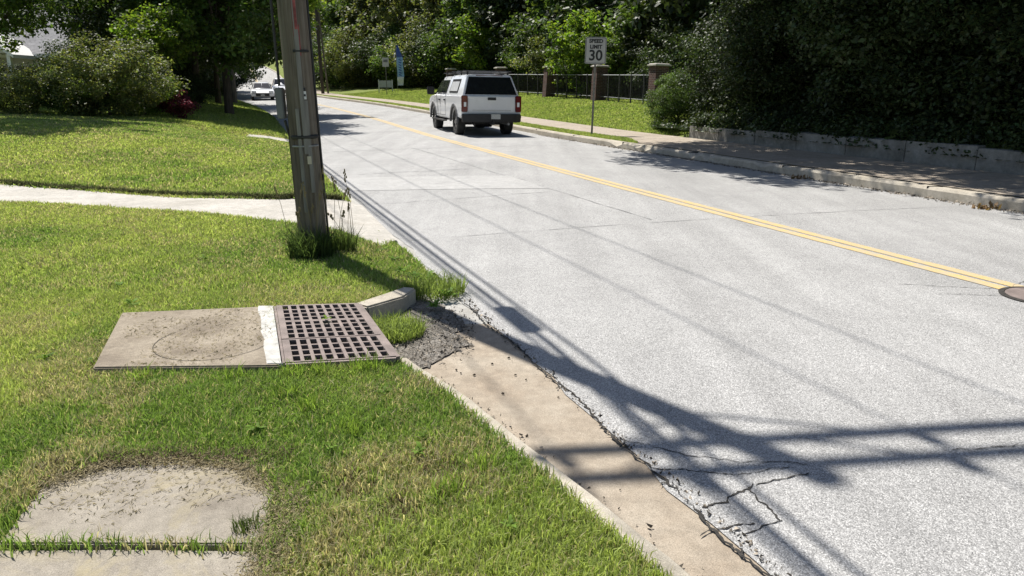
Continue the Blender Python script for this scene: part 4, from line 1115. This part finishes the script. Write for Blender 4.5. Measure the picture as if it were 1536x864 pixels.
tag(np_mesh('ivy', V, F, M_LF_DARK, col=Cc), 'dark leafy ground cover spilling over the top of the retaining wall', 'ground cover', kind='stuff')
# --- trees behind the fence (centre)
ft = tree(41, M_LF_MID, 10, (4.2, 4.2, 4.6), 5.0, 230, 110, .30, 1.05, .16, name='broadleaf_tree', trunk_h=6, tone=(.55, 1.5), lob=.35)
fg = tree(42, M_LF_GREY, 10, (4.8, 4.4, 5.2), 5.2, 250, 110, .32, 1.1, .18, name='broadleaf_tree', trunk_h=6, tone=(.55, 1.45), lob=.35)
small = tree(43, M_LF_LIGHT, 4, (1.5, 1.5, 1.7), 2.4, 90, 90, .17, .5, .06, name='young_tree', trunk_h=2.4, tone=(.6, 1.3), lob=.4)
place(small, False, ux(872, 45), 45.5, 1.15, 0, label='bright yellow green young tree right behind the speed limit sign')
place(small, True, ux(728, 60), 61.5, 1.5, 1, label='yellow green young tree above the truck roof')
place(small, True, ux(915, 43), 44.0, 1.0, 2, label='yellow green young tree right of the speed limit sign')
place(small, True, ux(950, 41), 42.5, .9, 3, label='mid green young tree between the first two brick pillars', mat=M_LF_MID)
place(small, True, ux(800, 56), 57, 1.3, 4, label='mid green young tree behind the third brick pillar', mat=M_LF_MID)
place(hd, True, ux(1022, 24.6), 24.9, .42, 1.7, label='low leafy shrub at the near foot of the hedge beside the sidewalk', cat='shrub', dz=-.1, mat=M_LF_MID)
usedA = usedB = False
rg = random.Random(77)
def wood(lst, label, group, zoff=0):
    global usedA, usedB
    for (u, y, s, k) in lst:
        x = ux(u, y)
        if k == 0: o = place(ft, usedA, x, y, s, rg.uniform(0, 6), s*rg.uniform(.9, 1.15), label, 'tree', group, dz=zoff); usedA = True
        elif k == 1: o = place(fg, usedB, x, y, s, rg.uniform(0, 6), s*rg.uniform(.9, 1.15), label, 'tree', group, dz=zoff); usedB = True
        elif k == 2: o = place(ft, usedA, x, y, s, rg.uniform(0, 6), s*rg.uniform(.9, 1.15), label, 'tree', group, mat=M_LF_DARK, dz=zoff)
        else: o = place(ft, usedA, x, y, s, rg.uniform(0, 6), s, label, 'tree', group, mat=M_LF_LIGHT, dz=zoff)
wood([(1010, 44, .9, 0), (940, 50, 1.0, 2), (870, 56, 1.0, 0), (800, 62, 1.1, 2), (740, 66, 1.1, 0), (990, 60, 1.2, 2), (900, 68, 1.3, 0), (1080, 40, 1.1, 2), (1160, 42, 1.2, 2)],
     'one of the green trees massed directly behind the fence right of the truck', 'trees behind the fence')
wood([(690, 78, 1.15, 1), (640, 84, 1.15, 1), (590, 92, 1.3, 1), (550, 98, 1.2, 0), (525, 106, 1.2, 1), (665, 100, 1.7, 1), (610, 112, 1.8, 0), (550, 118, 1.8, 1), (720, 92, 1.6, 0), (780, 88, 1.5, 0), (515, 130, 1.9, 2), (850, 90, 1.7, 2), (930, 86, 1.8, 2), (1020, 80, 1.8, 2), (500, 150, 1.6, 0), (492, 118, 1.0, 0), (480, 180, 1.8, 0)],
     'one of the big trees in the dark woods left of and behind the truck', 'woods beyond the road bend')
wood([(318, 72, 1.0, 0), (290, 90, 1.2, 2), (300, 80, 1.1, 0), (240, 75, 1.5, 2), (180, 70, 1.5, 0), (290, 118, 1.4, 0), (300, 150, 1.5, 0), (120, 80, 1.8, 2), (40, 75, 1.7, 2), (-30, 70, 1.7, 2), (395, 245, 2.2, 0), (420, 250, 2.2, 1), (370, 240, 2.2, 2), (445, 235, 2.0, 0), (310, 200, 2.4, 2)],
     'one of the dark trees lining the left of the far road', 'trees along the far left of the road')
# undergrowth to close the wood at the ground
for i, (u, y, s) in enumerate([(500, 96, 2.6), (525, 92, 2.6), (555, 88, 2.6), (590, 84, 2.7), (620, 80, 2.6), (650, 76, 2.6), (680, 74, 2.5), (710, 70, 2.5), (745, 68, 2.4), (780, 62, 2.2), (815, 58, 2.0), (855, 54, 1.9), (900, 50, 1.8), (945, 47, 1.7), (990, 43, 1.6), (1030, 38, 1.6)]):
    place(sh1, True, ux(u, y), y, s, i*1.7, label='dark undergrowth bush closing the foot of the woods behind the fence', cat='bush', group='undergrowth behind the fence', mat=[M_LF_DARK, M_LF_MID, M_LF_GREY][i % 3])
for i, (u, y, s) in enumerate([(165, 36, 1.3), (200, 38, 1.6), (230, 40, 1.8), (275, 62, 2.3), (320, 66, 1.9), (322, 80, 1.3), (290, 58, 1.4), (250, 54, 1.8), (325, 66, .8)]):
    place(sh1, True, ux(u, y), y, s, i*2.7, label='dark bush closing the back of the left gardens under the trees', cat='bush', group='bushes at the back of the left gardens', mat=M_LF_DARK)
# thin trunks
for i, (u, y, r) in enumerate([(288, 55, .13), (337, 48, .11)]):
    x = ux(u, y); t = empty('tree_trunk', (x, y, float(T(x, y))), 0, ['bare dark trunk at the back of the shaded left lawn', 'thin trunk left of the far utility pole'][i], 'tree')
    MB().tube([(0, 0, -.2), (.05, 0, 2), (0, .05, 5), (.1, 0, 8)], [r*1.2, r, r*.9, r*.6], 10).build('trunk', M_BARK, t, smooth=True)
for i, (u, y) in enumerate([(484, 78), (492, 78.5)]):
    x = ux(u, y); t = empty('utility_pole', (x, y, float(T(x, y))), 0, ['tall dark far utility pole before the woods', 'thinner paler pole just right of the tall far utility pole'][i], 'utility pole')
    MB().tube([(0, 0, -.2), (-.25 if i == 0 else -.5, 0, 15 if i == 0 else 8.5)], [.17, .13] if i == 0 else [.10, .08], 10).build('shaft', M_BARK if i == 0 else M_WOOD, t, smooth=True)
    if i == 0: MB().tube([(-.1, -.1, 6.2), (-.9, -.2, 6.7)], .05, 6).build('bracket', M_GALV, t)

# ------------------------------------------------------------------ house on the left
def house():
    M_SH = None
    g = NT('roof_shingles'); c = g.mix(1.0, g.ramp(g.noise(1, 3, .6, vec=g.scaled((5, 5, 14))), [(.3, (.17, .17, .18)), (.7, (.29, .29, .30))]), g.ramp(g.noise(9, 5, .7), [(.3, .7), (.7, 1.15)]), 'MULTIPLY'); M_SH = g.done(c, .9, .2)
    M_SD = simple('cream_siding', (.50, .48, .42), .7, var=.1); M_TR = simple('white_trim', (.72, .72, .70), .6, var=.05); M_GL = simple('dark_window', (.02, .022, .025), .08, var=.1)
    xr, y0 = -21.3, 38.0
    t = empty('house', (xr-6, y0+4, float(T(xr-6, y0+2))-1.1), R(4), 'single storey house with grey shingle roof and white gabled porch behind the shrubs', 'house')
    w, dp, h = 12.0, 8.0, 3.0
    MB().box((0, 0, h/2), (w, dp, h)).build('wall', M_SD, t)
    rf = MB(); e = .45; ridge = h+2.3
    rf.add([(-w/2-e, -dp/2-e, h-.12), (w/2+e, -dp/2-e, h-.12), (w/2+e, 0, ridge), (-w/2-e, 0, ridge), (-w/2-e, dp/2+e, h-.12), (w/2+e, dp/2+e, h-.12),
            (-w/2-e, -dp/2-e, h-.28), (w/2+e, -dp/2-e, h-.28), (w/2+e, 0, ridge-.16), (-w/2-e, 0, ridge-.16), (-w/2-e, dp/2+e, h-.28), (w/2+e, dp/2+e, h-.28)],
           [(0, 1, 2, 3), (3, 2, 5, 4), (7, 6, 9, 8), (8, 9, 10, 11), (0, 6, 7, 1), (4, 5, 11, 10), (0, 3, 9, 6), (3, 4, 10, 9), (1, 7, 8, 2), (2, 8, 11, 5)])
    rf.build('roof', M_SH, t)
    MB().box((0, -dp/2-e-.02, h-.2), (w+2*e, .03, .2)).build('fascia', M_TR, t)
    MB().prism([(-dp/2, h-.01), (dp/2, h-.01), (0, ridge-.2)], -w/2+.01, w/2-.01, 'x').build('gable', M_SD, t)
    # porch gable
    p = MB(); px = 1.3
    MB().prism([(px-2.6, h-.15), (px+2.3, h-.15), (px-.15, h+1.45)], -dp/2-2.2, -dp/2-.1, 'y').build('porch_gable', M_SD, t)
    for s, a, b in ((0, (px-2.75, h-.22), (px-.15, h+1.62)), (1, (px+2.45, h-.22), (px-.15, h+1.62))):
        m = MB(); m.add([(a[0], -dp/2-2.4, a[1]), (b[0], -dp/2-2.4, b[1]), (b[0], -dp/2, b[1]), (a[0], -dp/2, a[1]), (a[0], -dp/2-2.4, a[1]-.16), (b[0], -dp/2-2.4, b[1]-.16), (b[0], -dp/2, b[1]-.16), (a[0], -dp/2, a[1]-.16)],
                      [(0, 1, 2, 3), (7, 6, 5, 4), (0, 4, 5, 1), (1, 5, 6, 2), (2, 6, 7, 3), (3, 7, 4, 0)]); m.build('porch_roof', M_SH if s == 0 else M_TR, t)
    for xx in (px-2.4, px+2.1): MB().box((xx, -dp/2-2.1, 1.4), (.16, .16, 2.8)).build('porch_post', M_TR, t)
    for xx in (-4.2, -1.5, 3.0, 4.9):
        f = MB(); f.box((xx, -dp/2-.03, 1.7), (1.15, .08, 1.4)); fo = f.build('window', M_TR, t)
        MB().box((xx, -dp/2-.075, 1.7), (.98, .02, 1.22)).build('pane', M_GL, fo)
    MB().box((.9, -dp/2-.04, 1.15), (.95, .06, 2.1)).build('door', simple('door_dark', (.10, .06, .05), .6), t)
    MB().box((-2, 1.2, ridge-.1), (.7, .7, 1.5)).build('chimney', M_BRICK, t)
house()

# ------------------------------------------------------------------ vehicles
M_PAINTW = simple('white_car_paint', (.72, .73, .75), .28, var=.03, coat=.5)
M_PAINTS = simple('silver_car_paint', (.55, .57, .60), .3, metal=.3, var=.03, coat=.5)
M_GLASS = simple('car_glass', (.012, .014, .016), .06, var=.1, spec=.6)
M_TYRE = simple('tyre_rubber', (.022, .022, .022), .85, var=.2)
M_RIM = simple('alloy_rim', (.22, .22, .23), .4, metal=.7, var=.1)
M_PLASTIC = simple('black_plastic', (.012, .012, .013), .55, var=.15)
M_TAIL = simple('tail_lamp', (.12, .008, .010), .2, var=.2, coat=.5)
M_HEAD = simple('head_lamp', (.75, .77, .8), .15, var=.05)
M_PLATE = simple('number_plate', (.45, .46, .44), .5, var=.15, scale=40)
M_SHUT = simple('seam', (.10, .10, .11), .8)
def arc(cx, r, z, a0, a1, n=10): return [(cx+r*math.cos(R(a0+(a1-a0)*k/n)), z+r*math.sin(R(a0+(a1-a0)*k/n))) for k in range(n+1)]
def wheel(root, x, y, r, w, side):
    t = MB(); n = 28
    prof = [(.64, -.5), (.93, -.5), (1, -.38), (1, .38), (.93, .5), (.64, .5)]
    V = []
    for k in range(n):
        a = 2*math.pi*k/n
        for (q, o) in prof: V.append((x+o*w, y+q*r*math.cos(a), r+q*r*math.sin(a)))
    m = len(prof); F = [(k*m+j, k*m+(j+1) % m, ((k+1) % n)*m+(j+1) % m, ((k+1) % n)*m+j) for k in range(n) for j in range(m)]
    wh = t.add(V, F).build('wheel', M_TYRE, root, smooth=True)
    rm = MB(); xo = x+side*w*.36
    for k in range(6):
        a = 2*math.pi*k/6; a2 = .2
        P = [(y+.16*r*math.cos(a-.5), r+.16*r*math.sin(a-.5)), (y+.62*r*math.cos(a-a2), r+.62*r*math.sin(a-a2)), (y+.62*r*math.cos(a+a2), r+.62*r*math.sin(a+a2)), (y+.16*r*math.cos(a+.5), r+.16*r*math.sin(a+.5))]
        rm.prism(P, xo-.015, xo+.015, 'x')
    rm.tube([(xo-.03, y, r), (xo+.03, y, r)], .2*r, 14); rm.tube([(xo-side*.12, y, r), (xo-side*.10, y, r)], .64*r, 20)
    rm.build('rim', M_RIM, wh)
def loft_green(stations):
    """stations: list of (y, zlow, wlow, zhigh, whigh)"""
    mb = MB(); V = []
    for (y, zl, wl, zh, wh) in stations:
        c = .05
        V += [(-wl, y, zl), (-wh-.0, y, zh-c), (-wh+c*1.3, y, zh), (0, y, zh+.025), (wh-c*1.3, y, zh), (wh, y, zh-c), (wl, y, zl)]
    m = 7; n = len(stations)
    F = [(i*m+j, i*m+j+1, (i+1)*m+j+1, (i+1)*m+j) for i in range(n-1) for j in range(m-1)]+[tuple(range(m)), tuple((n-1)*m+j for j in reversed(range(m)))]
    F += [(i*m+m-1, i*m, (i+1)*m, (i+1)*m+m-1) for i in range(n-1)]
    return mb.add(V, F)
def side_quad(name, mat, root, side, pts, wfun, t=.006, parent=None):
    """thin panel on a tumblehome side; pts (y,z)"""
    V = [(side*(wfun(z)+t), y, z) for y, z in pts]+[(side*(wfun(z)-.02), y, z) for y, z in pts]; n = len(pts)
    F = [tuple(range(n)), tuple(range(2*n-1, n-1, -1))]+[(i, (i+1) % n, n+(i+1) % n, n+i) for i in range(n)]
    return MB().add(V, F).build(name, mat, parent or root)
def pickup():
    rx, ry = -.66, 24.75; hd_ = R(16.5)
    # root at rear bumper centre on the road, +y forward
    zr = float(crown(off(rx, ry)))-.0
    t = empty('pickup_truck', (rx, ry, zr), hd_, 'white crew cab pickup truck with a canopy, black bumper and roof rack driving away', 'pickup truck')
    t.rotation_euler = (0, R(.9), hd_)
    hw = 1.0; bz = .62; belt = 1.30
    ra, fa = 1.22, 4.92; wr = .42
    prof = [(.10, belt), (.06, bz+.02), (.35, bz-.05)] + arc(ra, .52, wr, 180, 0)[1:-1][::1] + [(ra+.56, .50), (fa-.56, .50)] + arc(fa, .52, wr, 180, 0)[1:-1] + [(5.75, .52), (5.85, .75), (5.82, 1.08), (5.6, 1.22), (4.55, 1.30), (4.4, belt)]
    b = MB(); b.prism(prof, -hw, hw, 'x'); b.build('body', M_PAINTW, t, bevel=.035, seg=3)
    # arch liners and undertray
    u = MB(); u.box((0, 3.0, .62), (1.5, 5.4, .3)); u.box((0, 1.22, .42), (1.4, .18, .18)); u.tube([(-.3, 1.22, .40), (.3, 1.22, .40)], .15, 10); u.box((0, 4.92, .42), (1.3, .15, .15)); u.build('chassis', M_PLASTIC, t)
    for sd_ in (-1, 1):
        for cy_ in (ra, fa):
            o_ = [(cy_+.60*math.cos(R(a)), wr+.60*math.sin(R(a))) for a in range(0, 181, 15)]; i_ = [(cy_+.51*math.cos(R(a)), wr+.51*math.sin(R(a))) for a in range(180, -1, -15)]
            m = MB(); V = [(sd_*(hw-.03), y, z) for y, z in o_+i_]+[(sd_*(hw+.035), y, z) for y, z in o_+i_]; n = len(o_)*2; k = len(o_)
            F = []
            for q in range(k-1): F += [(q, q+1, n-2-q, n-1-q), (n+q, n+n-1-q, n+n-2-q, n+q+1), (q, n+q, n+q+1, q+1), (n-1-q, n-2-q, n+n-2-q, n+n-1-q)]
            m.add(V, F).build('wheel_flare', simple('flare_grey', (.08, .08, .085), .6) if 'flare_grey' not in bpy.data.materials else bpy.data.materials['flare_grey'], t)
            wheel(t, sd_*(hw-.17), cy_, wr, .28, sd_)
    # greenhouse: cab and canopy
    topw, top = .74, 1.93
    cab = loft_green([(2.62, belt-.03, .96, top, topw), (4.0, belt-.03, .96, top, topw), (4.28, belt-.03, .95, 1.80, .74), (4.95, belt-.06, .92, 1.30, .80)]); cab.build('cab', M_PAINTW, t, bevel=.02)
    can = loft_green([(.16, belt-.03, .97, 1.32, .94), (.40, belt-.03, .97, 1.95, .76), (2.55, belt-.03, .97, 1.95, .76)]); can.build('canopy', M_PAINTW, t, bevel=.015)
    wf = lambda z: .96-(z-belt)/(1.88-belt)*(.96-.76)+.004
    for s in (-1, 1):
        side_quad('window', M_GLASS, t, s, [(2.78, 1.36), (3.50, 1.36), (3.50, 1.80), (2.82, 1.80)], wf, .014)
        side_quad('window', M_GLASS, t, s, [(3.58, 1.36), (4.62, 1.36), (4.25, 1.74), (4.15, 1.80), (3.58, 1.80)], wf, .014)
        f = side_quad('canopy_window', M_PLASTIC, t, s, [(.95, 1.38), (2.25, 1.38), (2.22, 1.82), (.98, 1.82)], wf, .016)
        side_quad('canopy_pane', simple('canopy_shade', (.5, .51, .52), .4) if 'canopy_shade' not in bpy.data.materials else bpy.data.materials['canopy_shade'], t, s, [(1.02, 1.43), (2.18, 1.43), (2.15, 1.74), (1.05, 1.74)], wf, .020, parent=f)
        sm = MB()
        for y_ in (2.66, 3.54, 4.66): sm.box((s*(hw+.001), y_, .95), (.006, .014, .72))
        sm.box((s*(hw+.001), 3.66, .60), (.006, 2.0, .014)); sm.build('door_seam', M_SHUT, t)
        for y_ in (2.78, 3.72): MB().box((s*(hw+.02), y_, 1.12), (.04, .20, .045)).build('door_handle', M_PLASTIC, t, bevel=.006)
        m = MB(); m.box((s*(hw+.20), 4.42, 1.43), (.26, .16, .30)); mo = m.build('mirror', M_PLASTIC, t, bevel=.03); MB().box((s*(hw+.04), 4.46, 1.33), (.16, .07, .06)).build('mirror_arm', M_PLASTIC, mo)
        MB().box((s*(hw+.05), 3.6, .42), (.14, 2.2, .05)).build('side_step', M_PLASTIC, t, bevel=.01)
        l = MB(); l.box((s*.905, .075, 1.04), (.20, .09, .52)); lo = l.build('tail_light', M_TAIL, t, bevel=.02); MB().box((s*.895, .026, 1.02), (.08, .012, .14)).build('lamp_lens', M_HEAD, lo)
        MB().box((s*.80, 5.80, 1.0), (.34, .1, .18)).build('headlight', M_HEAD, t, bevel=.02)
        rl = MB(); rl.tube([(s*.68, .5, 2.045), (s*.68, 2.5, 2.045)], .018, 8)
        for y_ in (.6, 1.5, 2.4): rl.box((s*.68, y_, 2.00), (.04, .08, .10))
        rl.build('rack_rail', M_PLASTIC, t)
        r2 = MB(); r2.tube([(s*.66, 2.75, 2.03), (s*.66, 3.95, 2.01)], .018, 8); r2.box((s*.66, 2.8, 1.98), (.04, .08, .1)); r2.box((s*.66, 3.9, 1.97), (.04, .08, .1)); r2.build('roof_rail', M_PLASTIC, t)
    for y_ in (.62, 1.5, 2.38, 2.9, 3.8): MB().box((0, y_, 2.075 if y_ < 2.5 else 2.04), (1.62, .08, .035)).build('rack_bar', simple('rack_metal', (.09, .09, .095), .5) if 'rack_metal' not in bpy.data.materials else bpy.data.materials['rack_metal'], t, bevel=.006)
    # rear
    tg = MB(); tg.box((0, .075, 1.0), (1.58, .06, .56)); tgo = tg.build('tailgate', M_PAINTW, t, bevel=.02)
    MB().box((0, .035, 1.20), (.28, .03, .085)).build('tailgate_handle', M_PLASTIC, tgo, bevel=.008)
    MB().box((0, .040, .84), (1.30, .01, .018)).build('tailgate_crease', M_PLATE, tgo)
    # slanted rear canopy glass
    def rg_(z): return .16+(z-1.32)/(1.95-1.32)*.24
    z0, z1 = 1.335, 1.885
    V = []
    for (hw_, z) in ((.87, z0), (.70, z1)):
        for s in (-1, 1): V.append((s*hw_, rg_(z)-.018, z))
    for (hw_, z) in ((.87, z0), (.70, z1)):
        for s in (-1, 1): V.append((s*hw_, rg_(z)+.02, z))
    MB().add(V, [(0, 1, 3, 2), (5, 4, 6, 7), (0, 4, 5, 1), (2, 3, 7, 6), (0, 2, 6, 4), (1, 5, 7, 3)]).build('rear_window', M_GLASS, t)
    MB().box((0, .40, 1.93), (.9, .03, .03)).build('brake_light', M_TAIL, t)
    bm_ = MB(); bm_.prism([(-1.0, .12), (-.98, -.02), (-.80, -.10), (.80, -.10), (.98, -.02), (1.0, .12)], .46, .72); bo = bm_.build('rear_bumper', M_PLASTIC, t, bevel=.02)
    for s in (-1, 1): MB().box((s*.86, -.02, .63), (.24, .09, .07), rz=-s*R(-22)).build('bumper_step', M_PLASTIC, bo)
    MB().box((.10, -.105, .64), (.31, .012, .155)).build('number_plate', M_PLATE, t)
    h_ = MB(); h_.box((0, -.05, .42), (.08, .3, .08)); h_.tube([(0, -.17, .44), (0, -.17, .54)], .025, 8); h_.build('tow_hitch', M_PLASTIC, t)
    MB().tube([(.58, .05, .40), (.58, 1.0, .42)], .04, 10).build('exhaust_pipe', M_GALV, t)
    MB().tube([(-.58, .05, .38), (-.58, .4, .42)], .035, 10).build('spring_shackle', M_PLASTIC, t)
    MB().box((0, 5.85, .85), (1.3, .06, .35)).build('grille', M_PLASTIC, t)
    MB().box((0, 5.86, .58), (1.9, .12, .2)).build('front_bumper', M_PLASTIC, t, bevel=.03)
    V = [(-.82, 4.88, 1.36), (.82, 4.88, 1.36), (.68, 4.32, 1.80), (-.68, 4.32, 1.80)]
    MB().add([(x, y+.02, z+.02) for x, y, z in V]+[(x, y-.03, z-.02) for x, y, z in V], [(0, 1, 2, 3), (7, 6, 5, 4), (0, 4, 5, 1), (1, 5, 6, 2), (2, 6, 7, 3), (3, 7, 4, 0)]).build('windshield', M_GLASS, t)
pickup()
def car(loc, rz, label, paint, suv=False):
    """front at -y (towards the viewer when rz = 0)"""
    t = empty('car', loc, rz, label, 'car')
    H = 1.68 if suv else 1.44; L = 4.6; hw = .90; belt = .98 if suv else .90; wr = .33
    prof = [(.06, .55), (.10, .30)] + arc(.88, .38, wr, 180, 0)[1:-1] + [(1.3, .22), (3.2, .22)] + arc(3.7, .38, wr, 180, 0)[1:-1] + [(4.5, .3), (4.58, .6), (4.52, belt), (1.35, belt), (.35, .78)]
    b = MB(); b.prism(prof, -hw, hw, 'x'); b.build('body', paint, t, bevel=.05, seg=3)
    MB().box((0, 2.3, .4), (1.3, 4.0, .25)).build('chassis', M_PLASTIC, t)
    yb = 4.45 if suv else 4.0
    gr = loft_green([(1.25, belt-.04, .80, belt+.02, .72), (2.05, belt-.04, .82, H-.06, .58), (2.9, belt-.04, .82, H, .60), (yb-.6, belt-.04, .82, H-.04, .60), (yb, belt-.04, .80, (H-.35 if suv else belt+.05), .66)]); gr.build('cabin', paint, t, bevel=.02)
    def wsh(y0, z0, w0, y1, z1, w1, name):
        V = [(-w0, y0, z0), (w0, y0, z0), (w1, y1, z1), (-w1, y1, z1)]; dy = -.02 if y1 > y0 else .02
        MB().add([(x, y+dy, z+.014) for x, y, z in V]+[(x, y-dy, z-.03) for x, y, z in V], [(0, 1, 2, 3), (7, 6, 5, 4), (0, 4, 5, 1), (1, 5, 6, 2), (2, 6, 7, 3), (3, 7, 4, 0)]).build(name, M_GLASS, t)
    wsh(1.32, belt+.06, .68, 2.0, H-.09, .55, 'windshield')
    wf = lambda z: .82-(z-belt)/(H-belt)*(.82-.60)
    for s in (-1, 1):
        side_quad('window', M_GLASS, t, s, [(1.75, belt+.05), (2.8, belt+.05), (2.8, H-.12), (2.15, H-.12)], wf, .012)
        side_quad('window', M_GLASS, t, s, [(2.88, belt+.05), (yb-.25, belt+.05), (yb-.6, H-.12), (2.88, H-.12)], wf, .012)
        MB().box((s*.66, .09, .68), (.36, .14, .14)).build('headlight', M_HEAD, t, bevel=.02)
        MB().box((s*.72, 4.56, .78), (.28, .06, .16)).build('tail_light', M_TAIL, t, bevel=.01)
        MB().box((s*(hw+.06), 1.65, belt+.05), (.16, .10, .12)).build('mirror', paint, t, bevel=.02)
        for y in (.88, 3.7): wheel(t, s*(hw-.12), y, wr, .21, s)
    MB().box((0, .045, .46), (1.05, .07, .24)).build('grille', M_PLASTIC, t, bevel=.02)
    MB().box((0, .00, .42), (.30, .012, .12)).build('number_plate', M_PLATE, t)
    return t
y = 61.5; x = ux(397, y)-.2
car((x, y, float(RZ(y))+float(crown(off(x, y)))), R(19), 'small silver white sedan driving towards the camera down the far road', M_PAINTW)
y = 74.; x = ux(423, 74)
c2 = car((x, y, float(RZ(y))+float(crown(off(x, y)))+.02), R(19), 'pale silver car following behind the white sedan, half hidden by the pole box', M_PAINTS, True)
y = 31.; x = ux(72, 31)
car((x-2.2, y, float(T(x, y))-.05), R(84), 'white car parked in the garden behind the large olive shrub', M_PAINTW, True)
